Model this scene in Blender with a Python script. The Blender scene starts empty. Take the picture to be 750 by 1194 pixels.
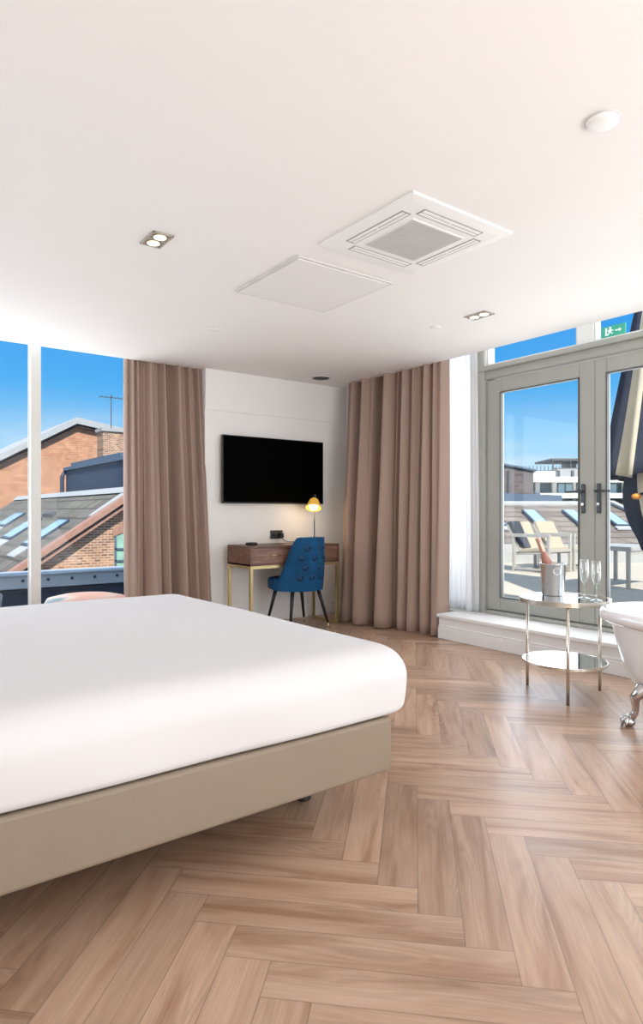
import bpy, bmesh, math, random
from mathutils import Vector, Matrix
random.seed(4)
S = bpy.context.scene
COL = S.collection
PI = math.pi

# ------------------------------------------------------------------ materials
def new_mat(name):
    m = bpy.data.materials.new(name); m.use_nodes = True
    nt = m.node_tree
    for n in list(nt.nodes): nt.nodes.remove(n)
    out = nt.nodes.new('ShaderNodeOutputMaterial')
    return m, nt, out
def rgb(c, k=1.0): return (c[0]*k, c[1]*k, c[2]*k, 1)
def srgb(r, g, b):
    f = lambda v: (v/255/12.92) if v/255 <= .04045 else ((v/255+.055)/1.055)**2.4
    return (f(r), f(g), f(b))
def pmat(name, col, rough=.5, metal=0, var=.06, scale=8, bump=0, bscale=60, stretch=(1,1,1), spec=.5, emit=None, estr=0, coat=0):
    """Principled surface whose colour drifts with object-space noise."""
    m, nt, out = new_mat(name)
    L = nt.links.new
    p = nt.nodes.new('ShaderNodeBsdfPrincipled')
    p.inputs['Roughness'].default_value = rough; p.inputs['Metallic'].default_value = metal
    p.inputs['Specular IOR Level'].default_value = spec; p.inputs['Coat Weight'].default_value = coat
    tc = nt.nodes.new('ShaderNodeTexCoord'); mp = nt.nodes.new('ShaderNodeMapping'); mp.inputs['Scale'].default_value = stretch
    L(tc.outputs['Object'], mp.inputs[0])
    n = nt.nodes.new('ShaderNodeTexNoise'); n.inputs['Scale'].default_value = scale; n.inputs['Detail'].default_value = 4
    L(mp.outputs[0], n.inputs['Vector'])
    r = nt.nodes.new('ShaderNodeValToRGB')
    r.color_ramp.elements[0].position = .3; r.color_ramp.elements[1].position = .7
    r.color_ramp.elements[0].color = rgb(col, 1-var); r.color_ramp.elements[1].color = rgb([min(1, c*(1+var)) for c in col])
    L(n.outputs['Fac'], r.inputs[0]); L(r.outputs[0], p.inputs['Base Color'])
    if bump:
        n2 = nt.nodes.new('ShaderNodeTexNoise'); n2.inputs['Scale'].default_value = bscale; n2.inputs['Detail'].default_value = 3
        L(mp.outputs[0], n2.inputs['Vector'])
        b = nt.nodes.new('ShaderNodeBump'); b.inputs['Strength'].default_value = bump; b.inputs['Distance'].default_value = .01
        L(n2.outputs['Fac'], b.inputs['Height']); L(b.outputs[0], p.inputs['Normal'])
    if emit:
        p.inputs['Emission Color'].default_value = rgb(emit); p.inputs['Emission Strength'].default_value = estr
    L(p.outputs[0], out.inputs[0])
    return m
def glass_mat(name, tint=(1,1,1), lo=.03, hi=.35, rough=.0):
    """Thin clear sheet: lets light straight through, mirrors at grazing angles."""
    m, nt, out = new_mat(name); L = nt.links.new
    t = nt.nodes.new('ShaderNodeBsdfTransparent'); t.inputs[0].default_value = rgb(tint)
    g = nt.nodes.new('ShaderNodeBsdfGlossy'); g.inputs['Roughness'].default_value = rough
    lw = nt.nodes.new('ShaderNodeLayerWeight'); lw.inputs['Blend'].default_value = .25
    mr = nt.nodes.new('ShaderNodeMapRange'); mr.inputs['To Min'].default_value = lo; mr.inputs['To Max'].default_value = hi
    L(lw.outputs['Facing'], mr.inputs['Value'])
    mx = nt.nodes.new('ShaderNodeMixShader'); L(mr.outputs[0], mx.inputs[0]); L(t.outputs[0], mx.inputs[1]); L(g.outputs[0], mx.inputs[2])
    L(mx.outputs[0], out.inputs[0]); return m
def cloth_mat(name, col, transl=.3, transp=0, weave=900, var=.05):
    m, nt, out = new_mat(name); L = nt.links.new
    tc = nt.nodes.new('ShaderNodeTexCoord')
    n = nt.nodes.new('ShaderNodeTexNoise'); n.inputs['Scale'].default_value = weave; L(tc.outputs['Object'], n.inputs['Vector'])
    r = nt.nodes.new('ShaderNodeValToRGB'); r.color_ramp.elements[0].color = rgb(col, 1-var); r.color_ramp.elements[1].color = rgb([min(1, c*(1+var)) for c in col])
    L(n.outputs['Fac'], r.inputs[0])
    d = nt.nodes.new('ShaderNodeBsdfDiffuse'); t = nt.nodes.new('ShaderNodeBsdfTranslucent')
    L(r.outputs[0], d.inputs[0]); L(r.outputs[0], t.inputs[0])
    mx = nt.nodes.new('ShaderNodeMixShader'); mx.inputs[0].default_value = transl
    L(d.outputs[0], mx.inputs[1]); L(t.outputs[0], mx.inputs[2]); last = mx
    if transp:
        tr = nt.nodes.new('ShaderNodeBsdfTransparent'); m2 = nt.nodes.new('ShaderNodeMixShader'); m2.inputs[0].default_value = transp
        L(mx.outputs[0], m2.inputs[1]); L(tr.outputs[0], m2.inputs[2]); last = m2
    L(last.outputs[0], out.inputs[0]); return m
def brick_mat(name, c1, c2, mortar, w=.22, h=.075, vertical_axis='XZ', rough=.9, ms=.012):
    m, nt, out = new_mat(name); L = nt.links.new
    tc = nt.nodes.new('ShaderNodeTexCoord'); sp = nt.nodes.new('ShaderNodeSeparateXYZ'); cb = nt.nodes.new('ShaderNodeCombineXYZ')
    L(tc.outputs['Object'], sp.inputs[0])
    L(sp.outputs[vertical_axis[0]], cb.inputs[0]); L(sp.outputs[vertical_axis[1]], cb.inputs[1])
    b = nt.nodes.new('ShaderNodeTexBrick'); L(cb.outputs[0], b.inputs['Vector'])
    b.inputs['Scale'].default_value = 1; b.inputs['Brick Width'].default_value = w; b.inputs['Row Height'].default_value = h
    b.inputs['Mortar Size'].default_value = ms; b.inputs['Color1'].default_value = rgb(c1); b.inputs['Color2'].default_value = rgb(c2); b.inputs['Mortar'].default_value = rgb(mortar)
    n = nt.nodes.new('ShaderNodeTexNoise'); n.inputs['Scale'].default_value = 2.2; n.inputs['Detail'].default_value = 6; L(cb.outputs[0], n.inputs['Vector'])
    mx = nt.nodes.new('ShaderNodeMixRGB'); mx.blend_type = 'MULTIPLY'; mx.inputs[0].default_value = .6
    r = nt.nodes.new('ShaderNodeValToRGB'); r.color_ramp.elements[0].position = .3; r.color_ramp.elements[0].color = (.55,.52,.5,1); r.color_ramp.elements[1].position = .65; r.color_ramp.elements[1].color = (1,1,1,1)
    L(n.outputs['Fac'], r.inputs[0]); L(b.outputs[0], mx.inputs[1]); L(r.outputs[0], mx.inputs[2])
    p = nt.nodes.new('ShaderNodeBsdfPrincipled'); p.inputs['Roughness'].default_value = rough; p.inputs['Specular IOR Level'].default_value = .1
    L(mx.outputs[0], p.inputs['Base Color']); L(p.outputs[0], out.inputs[0]); return m
def wood_mat(name, dark, light, axis_stretch=(1, 14, 14), rough=.4):
    m, nt, out = new_mat(name); L = nt.links.new
    tc = nt.nodes.new('ShaderNodeTexCoord'); mp = nt.nodes.new('ShaderNodeMapping'); mp.inputs['Scale'].default_value = axis_stretch
    L(tc.outputs['Object'], mp.inputs[0])
    n = nt.nodes.new('ShaderNodeTexNoise'); n.inputs['Scale'].default_value = 3; n.inputs['Detail'].default_value = 8; n.inputs['Distortion'].default_value = .8
    L(mp.outputs[0], n.inputs['Vector'])
    r = nt.nodes.new('ShaderNodeValToRGB'); r.color_ramp.elements[0].position = .3; r.color_ramp.elements[1].position = .68
    r.color_ramp.elements[0].color = rgb(dark); r.color_ramp.elements[1].color = rgb(light)
    L(n.outputs['Fac'], r.inputs[0])
    p = nt.nodes.new('ShaderNodeBsdfPrincipled'); p.inputs['Roughness'].default_value = rough
    L(r.outputs[0], p.inputs['Base Color']); L(p.outputs[0], out.inputs[0]); return m
def floor_mat():
    m, nt, out = new_mat('herringbone_oak'); L = nt.links.new
    uv = nt.nodes.new('ShaderNodeUVMap'); uv.uv_map = 'plank'
    at = nt.nodes.new('ShaderNodeAttribute'); at.attribute_name = 'tone'
    sp = nt.nodes.new('ShaderNodeSeparateXYZ'); L(uv.outputs[0], sp.inputs[0])
    asp = nt.nodes.new('ShaderNodeSeparateXYZ'); L(at.outputs['Color'], asp.inputs[0])
    # grain coordinates: along plank stretched, shifted for every plank
    def math_(op, a, b=None):
        n = nt.nodes.new('ShaderNodeMath'); n.operation = op
        for i, v in enumerate((a, b)):
            if v is None: continue
            if isinstance(v, (int, float)): n.inputs[i].default_value = v
            else: L(v, n.inputs[i])
        return n.outputs[0]
    cb = nt.nodes.new('ShaderNodeCombineXYZ')
    L(math_('ADD', math_('MULTIPLY', sp.outputs[0], .9), math_('MULTIPLY', asp.outputs[1], 50)), cb.inputs[0])
    L(math_('ADD', math_('MULTIPLY', sp.outputs[1], 8.0), math_('MULTIPLY', asp.outputs[2], 70)), cb.inputs[1])
    n1 = nt.nodes.new('ShaderNodeTexNoise'); n1.inputs['Scale'].default_value = 2.0; n1.inputs['Detail'].default_value = 5; n1.inputs['Distortion'].default_value = .7
    L(cb.outputs[0], n1.inputs['Vector'])
    cb2 = nt.nodes.new('ShaderNodeCombineXYZ')
    L(math_('ADD', math_('MULTIPLY', sp.outputs[0], 4), math_('MULTIPLY', asp.outputs[2], 31)), cb2.inputs[0]); L(math_('MULTIPLY', sp.outputs[1], 110), cb2.inputs[1])
    n2 = nt.nodes.new('ShaderNodeTexNoise'); n2.inputs['Scale'].default_value = 1.6; n2.inputs['Detail'].default_value = 4; L(cb2.outputs[0], n2.inputs['Vector'])
    r1 = nt.nodes.new('ShaderNodeValToRGB'); e = r1.color_ramp.elements
    e[0].position = .3; e[0].color = rgb(srgb(156, 120, 96)); e[1].position = .72; e[1].color = rgb(srgb(194, 164, 142))
    k = e.new(.5); k.color = rgb(srgb(182, 150, 127))
    L(n1.outputs['Fac'], r1.inputs[0])
    r2 = nt.nodes.new('ShaderNodeValToRGB'); r2.color_ramp.elements[0].position = .35; r2.color_ramp.elements[0].color = (.74,.72,.70,1); r2.color_ramp.elements[1].position = .6; r2.color_ramp.elements[1].color = (1,1,1,1)
    L(n2.outputs['Fac'], r2.inputs[0])
    mu = nt.nodes.new('ShaderNodeMixRGB'); mu.blend_type = 'MULTIPLY'; mu.inputs[0].default_value = .42; L(r1.outputs[0], mu.inputs[1]); L(r2.outputs[0], mu.inputs[2])
    # growth rings: contour lines of a long, slow noise, faded in and out along the boards
    cb3 = nt.nodes.new('ShaderNodeCombineXYZ')
    L(math_('ADD', math_('MULTIPLY', sp.outputs[0], .75), math_('MULTIPLY', asp.outputs[2], 43)), cb3.inputs[0]); L(math_('ADD', math_('MULTIPLY', sp.outputs[1], 4.5), math_('MULTIPLY', asp.outputs[1], 29)), cb3.inputs[1])
    n3 = nt.nodes.new('ShaderNodeTexNoise'); n3.inputs['Scale'].default_value = 2.0; n3.inputs['Detail'].default_value = 1.5; n3.inputs['Distortion'].default_value = .3; L(cb3.outputs[0], n3.inputs['Vector'])
    ring = math_('SINE', math_('MULTIPLY', n3.outputs['Fac'], 95))
    n4 = nt.nodes.new('ShaderNodeTexNoise'); n4.inputs['Scale'].default_value = 1.1; n4.inputs['Detail'].default_value = 2; L(cb.outputs[0], n4.inputs['Vector'])
    msk = nt.nodes.new('ShaderNodeMapRange'); msk.inputs['From Min'].default_value = .45; msk.inputs['From Max'].default_value = .68; L(n4.outputs['Fac'], msk.inputs['Value'])
    rv = math_('SUBTRACT', 1.0, math_('MULTIPLY', math_('MULTIPLY', math_('ADD', math_('MULTIPLY', ring, .5), .5), msk.outputs[0]), .20))
    rcb = nt.nodes.new('ShaderNodeCombineXYZ'); [L(rv, rcb.inputs[i]) for i in range(3)]
    mr_ = nt.nodes.new('ShaderNodeMixRGB'); mr_.blend_type = 'MULTIPLY'; mr_.inputs[0].default_value = 1; L(mu.outputs[0], mr_.inputs[1]); L(rcb.outputs[0], mr_.inputs[2]); mu = mr_
    tone = math_('ADD', math_('MULTIPLY', asp.outputs[0], .34), .88)
    m2 = nt.nodes.new('ShaderNodeMixRGB'); m2.blend_type = 'MULTIPLY'; m2.inputs[0].default_value = 1; L(mu.outputs[0], m2.inputs[1])
    tcb = nt.nodes.new('ShaderNodeCombineXYZ'); [L(tone, tcb.inputs[i]) for i in range(3)]
    L(tcb.outputs[0], m2.inputs[2])
    # joints: u runs 0..0.714 along, v 0..0.119 across
    eu = math_('MINIMUM', sp.outputs[0], math_('SUBTRACT', .714, sp.outputs[0])); ev = math_('MINIMUM', sp.outputs[1], math_('SUBTRACT', .119, sp.outputs[1]))
    edge = math_('MINIMUM', eu, ev)
    jr = nt.nodes.new('ShaderNodeMapRange'); jr.inputs['From Min'].default_value = .0003; jr.inputs['From Max'].default_value = .0022; jr.inputs['To Min'].default_value = .55; jr.inputs['To Max'].default_value = 1
    L(edge, jr.inputs['Value'])
    jc = nt.nodes.new('ShaderNodeCombineXYZ'); [L(jr.outputs[0], jc.inputs[i]) for i in range(3)]
    m3 = nt.nodes.new('ShaderNodeMixRGB'); m3.blend_type = 'MULTIPLY'; m3.inputs[0].default_value = 1; L(m2.outputs[0], m3.inputs[1]); L(jc.outputs[0], m3.inputs[2])
    p = nt.nodes.new('ShaderNodeBsdfPrincipled'); p.inputs['Roughness'].default_value = .30; p.inputs['Specular IOR Level'].default_value = .5
    L(m3.outputs[0], p.inputs['Base Color'])
    bp = nt.nodes.new('ShaderNodeBump'); bp.inputs['Strength'].default_value = .12; bp.inputs['Distance'].default_value = .004; L(n2.outputs['Fac'], bp.inputs['Height']); L(bp.outputs[0], p.inputs['Normal'])
    L(p.outputs[0], out.inputs[0]); return m

M = {}
M['paint'] = pmat('white_wall_paint', srgb(236,234,232), .75, var=.012, scale=3)
M['ceil'] = pmat('white_ceiling_paint', srgb(240,237,235), .85, var=.01, scale=2)
M['trim'] = pmat('white_satin_trim', srgb(238,237,236), .4, var=.012)
M['plastic'] = pmat('white_plastic', srgb(240,239,238), .5, var=.01)
M['plastic_grey'] = pmat('pale_grey_plastic', srgb(214,211,209), .6, var=.02)  # pale grey plastic for hatch frame, speaker rim and window gaskets
M['slot'] = pmat('vent_slot_grey', srgb(204,202,200), .6, var=.04)
M['frame'] = pmat('stone_grey_door_frame', srgb(164,165,158), .45, var=.02)
M['frame_white'] = pmat('off_white_window_frame', srgb(222,221,216), .45, var=.015)
M['outlet'] = pmat('outlet_shadow', srgb(150,148,146), .7, var=.03)
M['gasket'] = pmat('dark_gasket', srgb(92,92,90), .6)
M['ironmongery'] = pmat('dark_grey_handle_metal', srgb(70,74,80), .35, metal=.6)
M['pane'] = glass_mat('window_glass', (.99,1,1), .006, .06)
M['floor'] = floor_mat()
M['bedbase'] = pmat('taupe_faux_leather', srgb(138,124,108), .55, var=.02, scale=5, bump=.08, bscale=420)
M['sheet'] = pmat('white_bed_linen', srgb(217,216,218), .9, var=.012, scale=3, bump=.05, bscale=9, spec=.2)
M['black'] = pmat('satin_black', srgb(22,22,23), .45, var=.1)
M['screen'] = pmat('black_screen', (.0006,.0006,.0006), .6, var=.05, spec=.02)
M['curtain'] = cloth_mat('taupe_curtain_cloth', srgb(174,151,139), .10)
M['sheer'] = cloth_mat('white_sheer_voile', srgb(250,250,252), .6, .10)
M['walnut'] = wood_mat('walnut_veneer', srgb(74,48,38), srgb(128,92,74))
M['walnut_front'] = wood_mat('walnut_drawer_front', srgb(88,60,48), srgb(146,108,90))
M['brass'] = pmat('brushed_brass', srgb(196,176,130), .32, metal=.85, var=.05)
M['gold'] = pmat('champagne_metal', srgb(222,215,203), .25, metal=.95, var=.03)
M['chrome'] = pmat('chrome', srgb(205,205,208), .08, metal=1, var=.02)
M['mirror'] = pmat('mirror_glass', srgb(226,231,233), .02, metal=1, var=.004)
M['steel'] = pmat('brushed_steel', srgb(200,199,200), .22, metal=1, var=.03, scale=30, stretch=(1,1,.05))
M['velvet'] = pmat('blue_velvet', srgb(22,76,118), .8, var=.22, scale=7, bump=.1, bscale=30, spec=.2)
M['velvet_dark'] = pmat('dark_blue_velvet', srgb(18,66,106), .8, var=.1)
M['enamel'] = pmat('white_enamel', srgb(240,240,242), .12, var=.005, coat=.5)
M['glassware'] = glass_mat('crystal', (.97,.98,.98), .05, .75)
M['bottle'] = pmat('rose_bottle_glass', srgb(168,112,98), .12, var=.08, spec=.8)
M['foil'] = pmat('pink_foil', srgb(206,166,150), .3, metal=.5, var=.08)
M['label'] = pmat('dark_bottle_label', srgb(92,60,58), .5)
M['amber'] = pmat('amber_glass_shade', srgb(214,160,60), .25, var=.1, emit=srgb(255,196,90), estr=.35)
M['glow'] = pmat('warm_bulb', (1,.85,.6), .5, emit=(1,.8,.5), estr=5)
M['downlight'] = pmat('lit_reflector', (1,.95,.85), .4, emit=(1,.86,.66), estr=2.2)
M['nickel'] = pmat('brushed_nickel_bezel', srgb(176,168,158), .4, metal=.3)
M['socketplate'] = pmat('black_nickel_plate', srgb(78,74,72), .3, metal=.5)
M['speaker'] = pmat('dark_speaker_mesh', srgb(70,68,68), .7, var=.15, scale=200)
M['green'] = pmat('green_sign_acrylic', srgb(52,150,126), .4, emit=srgb(36,150,120), estr=.3)
M['signwhite'] = pmat('white_sign_symbol', srgb(230,240,240), .5, emit=(.8,.9,.9), estr=.3)
M['print'] = None
# outdoor
M['paving'] = pmat('pale_terrace_paving', srgb(196,187,172), .8, var=.05, scale=4)
M['zinc'] = pmat('blue_grey_zinc', srgb(92,110,130), .55, var=.05, scale=3)
M['zinc_dark'] = pmat('dark_slate_cladding', srgb(58,72,92), .6, var=.12, scale=2.5, stretch=(1,1,3))
M['parapet'] = pmat('light_blue_grey_fascia', srgb(172,186,198), .5, var=.03)
M['parapet_glass'] = pmat('dark_blue_panel', srgb(30,58,84), .2, var=.2, scale=2)
M['brick'] = brick_mat('old_red_brick', srgb(212,160,128), srgb(134,98,84), srgb(214,192,168), w=.15, h=.056, ms=.009)
M['brick_far'] = brick_mat('orange_brick', srgb(216,160,126), srgb(198,138,108), srgb(208,170,142), w=.34, h=.11)
M['brick_grey'] = brick_mat('grey_brick', srgb(128,118,116), srgb(112,104,104), srgb(142,134,132), w=.5, h=.16)
M['slate'] = brick_mat('grey_slates', srgb(132,129,122), srgb(116,114,108), srgb(96,94,90), w=.35, h=.22, vertical_axis='YZ', ms=.02)
M['slate2'] = brick_mat('brown_grey_slates', srgb(156,146,138), srgb(136,127,120), srgb(108,101,96), w=.5, h=.11, vertical_axis='XZ', ms=.012)
M['lead'] = pmat('lead_flashing', srgb(180,182,182), .6, var=.05)
M['copper'] = pmat('pinkish_bargeboard', srgb(172,130,112), .6, var=.08)
M['darkgap'] = pmat('dark_gutter', srgb(66,52,46), .7)
M['skyglass'] = pmat('skylight_glass', srgb(166,196,210), .25, var=.1)
M['greenglass'] = pmat('green_window_glass', srgb(150,190,170), .15, var=.3, scale=2.5)
M['render'] = pmat('white_render', srgb(236,234,228), .8, var=.03)
M['greyrender'] = pmat('grey_render', srgb(176,176,174), .8, var=.03)
M['darkglass'] = pmat('dark_window_glass', srgb(70,92,100), .12, var=.4, scale=.6)
M['alu'] = pmat('outdoor_aluminium', srgb(186,182,174), .5, metal=.15)
M['sling'] = pmat('cream_sling', srgb(182,170,146), .85, var=.03)
M['sling_shade'] = pmat('shaded_sling', srgb(62,68,76), .85, var=.06)  # dark sling colour that paints the shaded half of a chair back
M['navy'] = pmat('navy_canvas', srgb(30,38,58), .85, var=.15, scale=6)
M['cream'] = pmat('cream_canvas', srgb(190,180,162), .85, var=.05, scale=6)
M['toggle'] = pmat('orange_wood_toggle', srgb(214,140,52), .5)
M['ground'] = pmat('distant_ground', srgb(120,120,116), .9, var=.2, scale=.2)
M['pouf_trim'] = pmat('pale_piping', srgb(214,214,220), .7)
def print_mat():
    m, nt, out = new_mat('pink_and_blue_print'); L = nt.links.new
    tc = nt.nodes.new('ShaderNodeTexCoord'); n = nt.nodes.new('ShaderNodeTexNoise'); n.inputs['Scale'].default_value = 3.2; n.inputs['Detail'].default_value = 3
    L(tc.outputs['Object'], n.inputs['Vector']); r = nt.nodes.new('ShaderNodeValToRGB'); e = r.color_ramp.elements
    e[0].position = .4; e[0].color = rgb(srgb(226,176,160)); e[1].position = .66; e[1].color = rgb(srgb(126,160,176)); k = e.new(.54); k.color = rgb(srgb(222,206,196))
    L(n.outputs['Fac'], r.inputs[0]); p = nt.nodes.new('ShaderNodeBsdfPrincipled'); p.inputs['Roughness'].default_value = .9
    L(r.outputs[0], p.inputs['Base Color']); L(p.outputs[0], out.inputs[0]); return m
M['print'] = print_mat()

# ------------------------------------------------------------------ mesh helpers
class MB:
    def __init__(s): s.v = []; s.f = []; s.mi = []
    def add(s, vs, fs, mi=0):
        o = len(s.v); s.v += [Vector(v) for v in vs]; s.f += [[i+o for i in f] for f in fs]; s.mi += [mi]*len(fs); return s
    def box(s, x0, x1, y0, y1, z0, z1, mi=0):
        vs = [(x,y,z) for z in (z0,z1) for y in (y0,y1) for x in (x0,x1)]
        return s.add(vs, [(0,2,3,1),(4,5,7,6),(0,1,5,4),(2,6,7,3),(0,4,6,2),(1,3,7,5)], mi)
    def hexa(s, pts, mi=0):   # 8 points: bottom 4 loop, top 4 loop
        return s.add(pts, [(3,2,1,0),(4,5,6,7),(0,1,5,4),(1,2,6,5),(2,3,7,6),(3,0,4,7)], mi)
    def slab(s, quad, n, t, mi=0):
        n = Vector(n).normalized()*t; q = [Vector(p) for p in quad]
        return s.hexa(q+[p+n for p in q], mi)
    def tube(s, pts, rad, n=10, closed=False, mi=0, square=False):
        pts = [Vector(p) for p in pts]; k = len(pts)
        rads = [rad]*k if isinstance(rad, (int,float)) else rad
        vs = []; up = None
        for i, p in enumerate(pts):
            a = pts[(i-1) % k] if (closed or i > 0) else p; b = pts[(i+1) % k] if (closed or i < k-1) else p
            t = (b-a).normalized()
            if up is None:
                up = Vector((0,0,1)) if abs(t.z) < .9 else Vector((0,1,0))
            x = up.cross(t).normalized(); y = t.cross(x).normalized(); up = y
            for j in range(n):
                an = 2*PI*j/n + (PI/4 if square else 0); vs.append(p + (x*math.cos(an)+y*math.sin(an))*rads[i])
        fs = []
        for i in range(k if closed else k-1):
            for j in range(n):
                a = i*n+j; b = i*n+(j+1)%n; c = ((i+1)%k)*n+(j+1)%n; d = ((i+1)%k)*n+j
                fs.append((a,b,c,d))
        if not closed: fs += [tuple(reversed(range(n))), tuple(range((k-1)*n, k*n))]
        return s.add(vs, fs, mi)
    def bar(s, a, b, w, mi=0): return s.tube([a, b], w*.7071, 4, square=True, mi=mi)
    def lathe(s, prof, c=(0,0,0), n=32, mi=0, cap=True):
        vs = []; k = len(prof)
        for r, z in prof:
            for j in range(n):
                a = 2*PI*j/n; vs.append((c[0]+r*math.cos(a), c[1]+r*math.sin(a), c[2]+z))
        fs = [(i*n+j, i*n+(j+1)%n, (i+1)*n+(j+1)%n, (i+1)*n+j) for i in range(k-1) for j in range(n)]
        if cap:
            if prof[0][0] > 1e-4: fs.append(tuple(reversed(range(n))))
            if prof[-1][0] > 1e-4: fs.append(tuple(range((k-1)*n, k*n)))
        return s.add(vs, fs, mi)
    def prism(s, poly, axis, a0, a1, mi=0):   # poly in the two other axes
        def P(u, v, w): return {'x': (w,u,v), 'y': (u,w,v), 'z': (u,v,w)}[axis]
        n = len(poly); vs = [P(u,v,a0) for u,v in poly] + [P(u,v,a1) for u,v in poly]
        fs = [tuple(range(n)), tuple(reversed(range(n,2*n)))] + [(i,(i+1)%n,n+(i+1)%n,n+i) for i in range(n)]
        return s.add(vs, fs, mi)
    def grid(s, fn, nu, nv, mi=0):
        vs = [fn(i/nu, j/nv) for j in range(nv+1) for i in range(nu+1)]; w = nu+1
        return s.add(vs, [(j*w+i, j*w+i+1, (j+1)*w+i+1, (j+1)*w+i) for j in range(nv) for i in range(nu)], mi)
    def build(s, name, mats, parent=None, smooth=False, bevel=0, seg=2, sub=0, solid=0, offset=-1, merge=0, local=False):
        me = bpy.data.meshes.new(name); o = bpy.data.objects.new(name, me); COL.objects.link(o)
        org = Vector((0,0,0))
        if parent is not None:
            o.parent = parent
            if not local:
                p = parent
                while p is not None: org += p.location; p = p.parent
        elif not local:
            lo = Vector([min(v[i] for v in s.v) for i in range(3)]); hi = Vector([max(v[i] for v in s.v) for i in range(3)])
            org = Vector(((lo.x+hi.x)/2, (lo.y+hi.y)/2, lo.z)); o.location = org
        me.from_pydata([v-org for v in s.v], [], s.f)
        bm = bmesh.new(); bm.from_mesh(me)
        if merge: bmesh.ops.remove_doubles(bm, verts=bm.verts, dist=merge)
        bmesh.ops.recalc_face_normals(bm, faces=bm.faces); 
        bm.to_mesh(me); bm.free()
        for m in (mats if isinstance(mats, (list,tuple)) else [mats]): me.materials.append(m)
        if len(me.polygons) == len(s.mi):
            for p, i in zip(me.polygons, s.mi): p.material_index = i
        if smooth:
            for p in me.polygons: p.use_smooth = True
        if solid:
            md = o.modifiers.new('thickness', 'SOLIDIFY'); md.thickness = solid; md.offset = offset
        if bevel:
            md = o.modifiers.new('edge', 'BEVEL'); md.width = bevel; md.segments = seg; md.limit_method = 'ANGLE'; md.angle_limit = math.radians(40)
        if sub:
            md = o.modifiers.new('subsurf', 'SUBSURF'); md.levels = sub; md.render_levels = sub
        return o
def empty(name, loc, rz=0):
    o = bpy.data.objects.new(name, None); COL.objects.link(o); o.location = loc; o.rotation_euler = (0,0,rz); o.empty_display_size = .1; return o
def tag(o, label, cat=None, group=None):
    o['label'] = label
    if cat: o['category'] = cat
    if group: o['group'] = group
    return o
def thing(name, loc, label, cat, rz=0, group=None): return tag(empty(name, loc, rz), label, cat, group)
def struct(o, label=None):
    o['kind'] = 'structure'
    if label: o['label'] = label
    return o
def copy_thing(src, loc, label, group=None, rz=None):
    def cp(o, parent):
        c = o.copy(); COL.objects.link(c); c.parent = parent
        for ch in list(o.children): cp(ch, c)
        return c
    r = cp(src, None); r.location = loc; r['label'] = label
    if rz is not None: r.rotation_euler = (0,0,rz)
    if group: r['group'] = group
    return r

# ------------------------------------------------------------------ the room  (x: along the TV wall, y: towards it)
CE = 2.46
XL, XR, YF, YB = -.62, 4.57, -5.2, 5.52
# floor: herringbone planks, 119 x 714 mm, laid at 45 degrees to the walls
def make_floor():
    W, n = .119, 6; a0, b0 = -.008, 2.61+5*.119
    s = math.sqrt(.5)
    bm = bmesh.new(); uvl = bm.loops.layers.uv.new('plank'); cl = bm.loops.layers.float_color.new('tone')
    rnd = random.Random(11)
    def P(a, b): return ((-a+b)*s, (a+b)*s, 0)
    def plank(ax0, ax1, b0_, b1_, vert):
        cs = [(ax0,b0_),(ax1,b0_),(ax1,b1_),(ax0,b1_)]
        pts = [P(a0+a*W, b0+b*W) for a, b in cs]
        if max(p[0] for p in pts) < XL-.1 or min(p[0] for p in pts) > 4.7 or max(p[1] for p in pts) < YF-.1 or min(p[1] for p in pts) > 5.8: return
        f = bm.faces.new([bm.verts.new(p) for p in pts])
        col = (rnd.random(), rnd.random(), rnd.random(), 1); 
        for l, (a, b) in zip(f.loops, cs):
            u, v = ((b-b0_), (a-ax0)) if vert else ((a-ax0), (b-b0_))
            l[uvl].uv = (u*W, v*W); l[cl] = col
    for x in range(-110, 110):
        for k in range(-20, 20):
            j = x-2*n+1+2*n*k; plank(x, x+1, j, j+n, True)
    for j in range(-140, 110):
        for k in range(-20, 20):
            i = j+2*n*k; plank(i, i+n, j, j+1, False)
    for co, no in (((XL,0,0),(-1,0,0)), ((4.62,0,0),(1,0,0)), ((0,YF,0),(0,-1,0)), ((0,5.75,0),(0,1,0))):
        bmesh.ops.bisect_plane(bm, geom=bm.verts[:]+bm.edges[:]+bm.faces[:], plane_co=co, plane_no=no, clear_outer=True)
    bmesh.ops.recalc_face_normals(bm, faces=bm.faces)
    for f in bm.faces:
        if f.normal.z < 0: f.normal_flip()
    me = bpy.data.meshes.new('floor'); bm.to_mesh(me); bm.free(); me.materials.append(M['floor'])
    o = bpy.data.objects.new('floor', me); COL.objects.link(o); return o
struct(make_floor(), 'oak-toned plank floor laid in a herringbone pattern')
b = MB(); b.box(XL, 4.33, YF, 5.6, CE, 2.85); b.box(4.33, 4.6, 5.2, 5.6, CE, 2.85); b.box(2.74, 4.6, 5.55, 5.9, CE, 2.85); b.box(XL-.2, 4.75, YF-.2, 5.95, 2.85, 3.05)
struct(b.build('ceiling', M['ceil']), 'flat white ceiling over the bedroom')
struct(MB().box(2.74, 4.45, YB, 5.9, 0, CE).build('wall_back', M['paint']), 'white wall carrying the television')
struct(MB().box(2.74, 4.45, YB-.012, YB, 2.07, CE).build('trim_1', M['paint'], bevel=.004), 'raised white panel strip along the top of the television wall')
struct(MB().box(4.45, 4.75, 4.4, 5.9, 0, 2.85).build('wall_right', M['paint']), 'short white wall behind the corner curtain')
struct(MB().box(2.19, 2.74, 5.72, 5.9, 0, 2.85).build('wall_left', M['paint']), 'white wall behind the left curtain')
struct(MB().box(XL-.2, XL, YF-.2, 5.95, 0, 2.85).build('wall_side', M['paint']), 'white wall at the head of the bed')
struct(MB().box(XL-.2, 4.75, YF-.2, YF, 0, 2.85).build('wall_front', M['paint']), 'white wall behind the viewer')
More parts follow.
